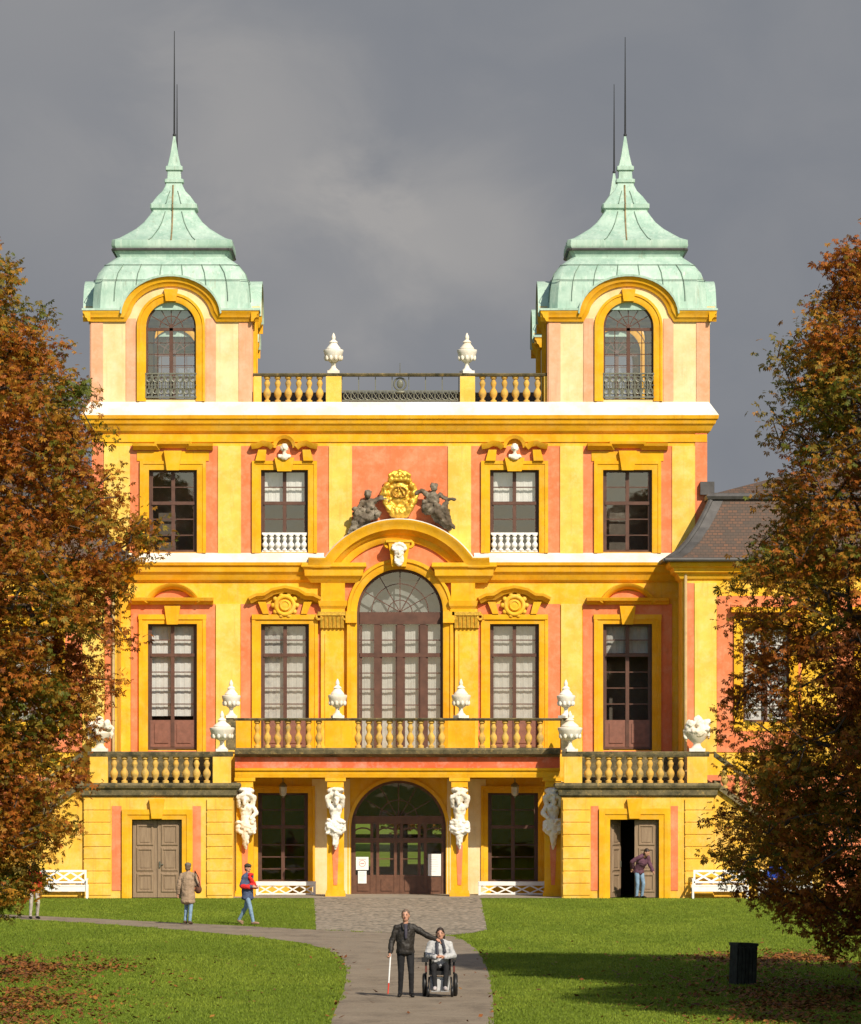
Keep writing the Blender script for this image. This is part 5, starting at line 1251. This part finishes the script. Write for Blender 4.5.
def make_tree(name, label, base, prof, seed, ntip, nleaf, palette, leaf=.17, group=None, ycut=1.0, sparse=.0):
    """prof: (z, radius) of the crown"""
    global rng
    rng = np.random.default_rng(seed); random.seed(seed)
    zs, rs = np.array(sorted(prof)).T; r = thing(name, label, 'tree', base, 0, group)
    ztop = zs.max(); z0 = zs.min()
    tips = []
    while len(tips) < ntip:
        z = rng.uniform(z0, ztop); R = np.interp(z, zs, rs)
        if rng.random() > (R/rs.max())**1.2+.05: continue
        a = rng.random()*2*PI; q = rng.random()**.38
        lump = 1+.17*mnoise.noise(Vector((math.cos(a)*1.6, math.sin(a)*1.6, z*.45+seed)))+.10*mnoise.noise(Vector((math.cos(a)*4, math.sin(a)*4, z*1.1+seed)))
        rr = R*q*lump; tips.append((rr*math.cos(a), rr*math.sin(a), z))
    tips = np.array(tips)
    # skeleton: trunk nodes then greedy attachment from the inside out
    nodes = [(0, 0, 0)]; par = [-1]
    tz = np.linspace(.8, ztop*.82, 12); 
    for k, z in enumerate(tz): nodes.append((.25*math.sin(k*.9+seed), .25*math.cos(k*1.1), z)); par.append(len(nodes)-2)
    cost = np.hypot(tips[:, 0], tips[:, 1])+.15*np.abs(tips[:, 2]-5); order = np.argsort(cost)
    arr = np.zeros((len(nodes)+3*len(tips), 3)); arr[:len(nodes)] = nodes; cnt = len(nodes); leafn = []
    for i in order:
        t = tips[i]; hd = np.hypot(arr[:cnt, 0], arr[:cnt, 1]); d = np.linalg.norm(arr[:cnt]-t, axis=1)+.6*np.maximum(0, hd-np.hypot(t[0], t[1])+.1)*3+.5*np.maximum(0, arr[:cnt, 2]-t[2]-.6)
        j = int(np.argmin(d)); L = np.linalg.norm(arr[j]-t)
        if L > .9:
            mpt = (arr[j]+t)/2+rng.normal(0, .04*L, 3)+np.array((0, 0, .05*L)); arr[cnt] = mpt; par.append(j); j = cnt; cnt += 1
        arr[cnt] = t; par.append(j); leafn.append(cnt); cnt += 1
    wgt = np.zeros(cnt); wgt[leafn] = 1
    for i in range(cnt-1, 0, -1): wgt[par[i]] += wgt[i]
    rad = np.minimum(.34, .005+.0095*np.sqrt(wgt))
    tb, bb = MB(), MB()
    for i in range(1, cnt):
        p, q = arr[par[i]], arr[i]
        if np.linalg.norm(p-q) < 1e-3: continue
        if i <= 12: tb.tube(p, q, rad[par[i]] if par[i] else .42, rad[i], 10)
        else: bb.tube(p, q, min(rad[par[i]], rad[i]*1.25), rad[i]*.8, 5)
    to = tb.build('trunk', BARK, r, smooth=True); bb.build('limbs', BARK, r)
    # leaves round the outer wood
    src = arr[leafn]; k = rng.integers(0, len(src), nleaf)
    cl = rng.normal(0, 1, len(src)); dens = np.clip(rng.normal(1, .5, len(src)), .15, 2); k = rng.choice(len(src), nleaf, p=dens/dens.sum())
    off = rng.normal(0, 1, (nleaf, 3)); off /= np.linalg.norm(off, axis=1)[:, None]; off *= (rng.random(nleaf)**.55*.55)[:, None]; off[:, 2] *= .7
    c = src[k]+off; c = c[c[:, 2] > .25]; k = k[:len(c)] if len(k) == len(c) else k[(src[k]+off)[:, 2] > .25]
    tone = np.array([mnoise.noise(Vector((p*.38).tolist())) for p in src])[k]*1.5+cl[k]*.33+rng.normal(0, .4, len(c))
    cuts = palette; mi = np.digitize(tone, cuts)
    sz = leaf*np.exp(rng.normal(0, .22, len(c)))
    V, m2 = leaves(c, sz, mi); me = fast_mesh('crown', V, 4, LM, m2)
    co = bpy.data.objects.new('crown', me); COL.objects.link(co); co.parent = r
    return r
sL, sR = 47.0, 49.0
def prof_px(tab, pc, s): return [(HC+(HY-y_)/s, (x-pc)/s if pc < 400 else (pc-x)/s) for y_, x in tab]
dL = FPX/sL; dR = FPX/sR
pL = prof_px([(170, -110), (195, -55), (230, -5), (275, 22), (325, 55), (395, 92), (450, 112), (500, 128), (560, 122), (650, 106), (750, 80), (830, 68), (890, 22), (930, -30)], -130, sL)
pR = prof_px([(175, 950), (210, 890), (250, 850), (280, 825), (310, 795), (350, 782), (400, 774), (450, 762), (500, 752), (560, 738), (620, 736), (700, 735), (780, 724), (830, 712), (870, 728), (900, 768), (930, 810), (965, 845)], 975, sR)
tl = make_tree('chestnut_tree', 'autumn horse chestnut with orange-brown and green leaves at the left edge', ((-130-AX)/sL, dL-DF, 0), pL, 21, 3400, 175000, (-1.0, -.45, .15, .95), leaf=.112)
tr_ = make_tree('chestnut_tree', 'autumn horse chestnut with rusty leaves and bare twigs at the right edge, dark below', ((975-AX)/sR, dR-DF, 0), pR, 33, 2800, 135000, (-1.05, -.45, .1, .85), leaf=.108)
# neighbours of the avenue outside the frame (their shade falls on the lawn and they mirror in the panes)
bx, by = (975-AX)/sR, dR-DF
dup(tr_, (bx+3.7, by-7.3, 0), 1.3, 'rusty avenue chestnut beyond the right edge whose shade darkens the right lawn', 'avenue chestnuts outside the view')
for xx, yy_, rz in ((-7.5, 62, .4), (1.5, 70, 2.1), (9.5, 64, 3.3)):
    dup(tl, (xx, yy_, 0), rz, 'sunlit chestnut in the garden behind the palace, glimpsed through the ground floor glass', 'garden trees behind the palace')

dup(tr_, (14.6, -87, 0), 4.0, 'rusty avenue chestnut further out beyond the lower right corner, shading the grass there', 'avenue chestnuts outside the view')
# fallen leaves
rng = np.random.default_rng(5)
def fall(n, px, py, sx_, sy_):
    return np.stack([rng.normal(px, sx_, n), rng.normal(py, sy_, n)], 1)
P_ = np.concatenate([fall(9000, 0, 1002, 55, 20), fall(4500, 30, 968, 50, 6), fall(500, 90, 985, 120, 25), fall(7000, 800, 1000, 60, 14), fall(5000, 790, 960, 55, 4), fall(900, 720, 985, 80, 16), fall(120, 350, 990, 160, 25)])
P_ = P_[(P_[:, 1] > 935) & (P_[:, 1] < 1060)]
E_ = []
for ed, sd in ((left_edge[:6], -1), (right_edge[2:], 1)):
    for (a0, b0), (a1, b1) in zip(ed, ed[1:]):
        for _ in range(12): t = random.random(); E_.append((a0+(a1-a0)*t+sd*random.gauss(0, 4), b0+(b1-b0)*t+random.gauss(0, 1)))
P_ = np.concatenate([P_, np.array(E_)])
d = FPX*HC/(P_[:, 1]-HY); lx, ly = (P_[:, 0]-AX)*d/FPX, d-DF; n = len(lx)
nzz = np.array([mnoise.noise(Vector((x*.9, y_*.35, 9))) for x, y_ in zip(lx, ly)]); kp = nzz+rng.normal(0, .25, n) > -.08
lx, ly = lx[kp], ly[kp]; n = len(lx)
c = np.stack([lx, ly, .02+.04*rng.random(n)], 1); a = rng.random(n)*2*PI; sz = .03+.04*rng.random(n)
u = np.stack([np.cos(a), np.sin(a), rng.normal(0, .35, n)], 1)*sz[:, None]; v = np.stack([-np.sin(a), np.cos(a), rng.normal(0, .35, n)], 1)*(sz*.55)[:, None]
V = np.stack([c-u, c-v, c+u, c+v], 1); V[:, :, 2] = np.maximum(V[:, :, 2], .012)
mi = rng.choice(3, n, p=[.25, .45, .3]); me = fast_mesh('fallen_leaves', V, 4, [leafmat('fallen_ochre', (.26, .115, .022), .1), leafmat('fallen_rust', (.21, .07, .018), .1), leafmat('fallen_brown', (.12, .05, .02), .1)], mi)
o = bpy.data.objects.new('fallen_leaves', me); COL.objects.link(o); o['kind'] = 'stuff'; tag(o, 'brown fallen leaves scattered on the lawn corners and path edges', 'fallen leaves')

# ------------------------------------------------------------------ light, sky, camera
sv = Vector((.556, -1.153, 1)).normalized(); el = math.asin(sv.z); az = math.atan2(sv.x, sv.y)
L = bpy.data.lights.new('sun', 'SUN'); L.energy = 4.6; L.angle = math.radians(.5); L.color = (1, .90, .74)
lo = bpy.data.objects.new('sun', L); COL.objects.link(lo); lo.rotation_euler = (-sv).to_track_quat('-Z', 'Y').to_euler(); lo.location = (60, -120, 90)
wd_ = bpy.data.worlds.new('World'); sc.world = wd_; wd_.use_nodes = True; nt = wd_.node_tree; nt.nodes.clear()
out = N(nt, 'ShaderNodeOutputWorld'); sky = N(nt, 'ShaderNodeTexSky', sky_type='NISHITA'); sky.sun_disc = False; sky.sun_elevation = el; sky.sun_rotation = az
b1 = N(nt, 'ShaderNodeBackground'); b1.inputs[1].default_value = .09; nt.links.new(sky.outputs[0], b1.inputs[0])
tc = N(nt, 'ShaderNodeTexCoord'); mp = N(nt, 'ShaderNodeMapping'); mp.inputs['Scale'].default_value = (1, 1, 1.5); nt.links.new(tc.outputs['Generated'], mp.inputs[0])
n1 = N(nt, 'ShaderNodeTexNoise'); n1.inputs['Scale'].default_value = 30; n1.inputs['Detail'].default_value = 6; n1.inputs['Roughness'].default_value = .55; n1.inputs['Distortion'].default_value = .4; nt.links.new(mp.outputs[0], n1.inputs['Vector'])
def mth(op, a, b=None):
    n = N(nt, 'ShaderNodeMath', operation=op)
    for i_, v_ in enumerate((a, b)):
        if v_ is None: continue
        if isinstance(v_, (int, float)): n.inputs[i_].default_value = v_
        else: nt.links.new(v_, n.inputs[i_])
    return n.outputs[0]
tot = mth('MULTIPLY', n1.outputs['Fac'], .30)
for px_, py_, rad_, amp_ in ((240, 130, .034, .42), (470, 235, .03, .46), (330, 310, .03, .22), (60, 190, .03, .2), (40, -40, .05, .2)):
    dv = Vector(((px_-AX)/FPX, 1, (HY-py_)/FPX)).normalized()
    dn = N(nt, 'ShaderNodeVectorMath', operation='DISTANCE'); nt.links.new(tc.outputs['Generated'], dn.inputs[0]); dn.inputs[1].default_value = dv
    wob = mth('ADD', dn.outputs['Value'], mth('MULTIPLY', mth('SUBTRACT', n1.outputs['Fac'], .5), .05))
    m_ = N(nt, 'ShaderNodeMapRange'); m_.interpolation_type = 'SMOOTHSTEP'; m_.inputs['From Min'].default_value = rad_; m_.inputs['From Max'].default_value = 0; nt.links.new(wob, m_.inputs['Value'])
    tot = mth('ADD', tot, mth('MULTIPLY', m_.outputs[0], amp_))
cr_ = ramp(nt, tot, .08, .72, (.198, .211, .238), (.345, .335, .330))
b2 = N(nt, 'ShaderNodeBackground'); b2.inputs[1].default_value = .9; nt.links.new(cr_, b2.inputs[0])
sp_ = N(nt, 'ShaderNodeSeparateXYZ'); nt.links.new(tc.outputs['Generated'], sp_.inputs[0])
mr = N(nt, 'ShaderNodeMapRange'); mr.interpolation_type = 'SMOOTHSTEP'; mr.inputs['From Min'].default_value = -.35; mr.inputs['From Max'].default_value = .45; nt.links.new(sp_.outputs['Y'], mr.inputs['Value'])
mx = N(nt, 'ShaderNodeMixShader'); nt.links.new(mr.outputs[0], mx.inputs[0]); nt.links.new(b1.outputs[0], mx.inputs[1]); nt.links.new(b2.outputs[0], mx.inputs[2]); nt.links.new(mx.outputs[0], out.inputs[0])
cam = bpy.data.cameras.new('camera'); co = bpy.data.objects.new('camera', cam); COL.objects.link(co)
co.location = (0, -DF, HC); co.rotation_euler = (PI/2, 0, 0); cam.sensor_width = 36; cam.lens = FPX/1024*36
cam.shift_x = (430.5-AX)/1024; cam.shift_y = (HY-512)/1024; cam.clip_start = 1; cam.clip_end = 3000
sc.camera = co
vs = sc.view_settings; vs.view_transform = 'Standard'; vs.look = 'None'; vs.exposure = .25; vs.gamma = 1
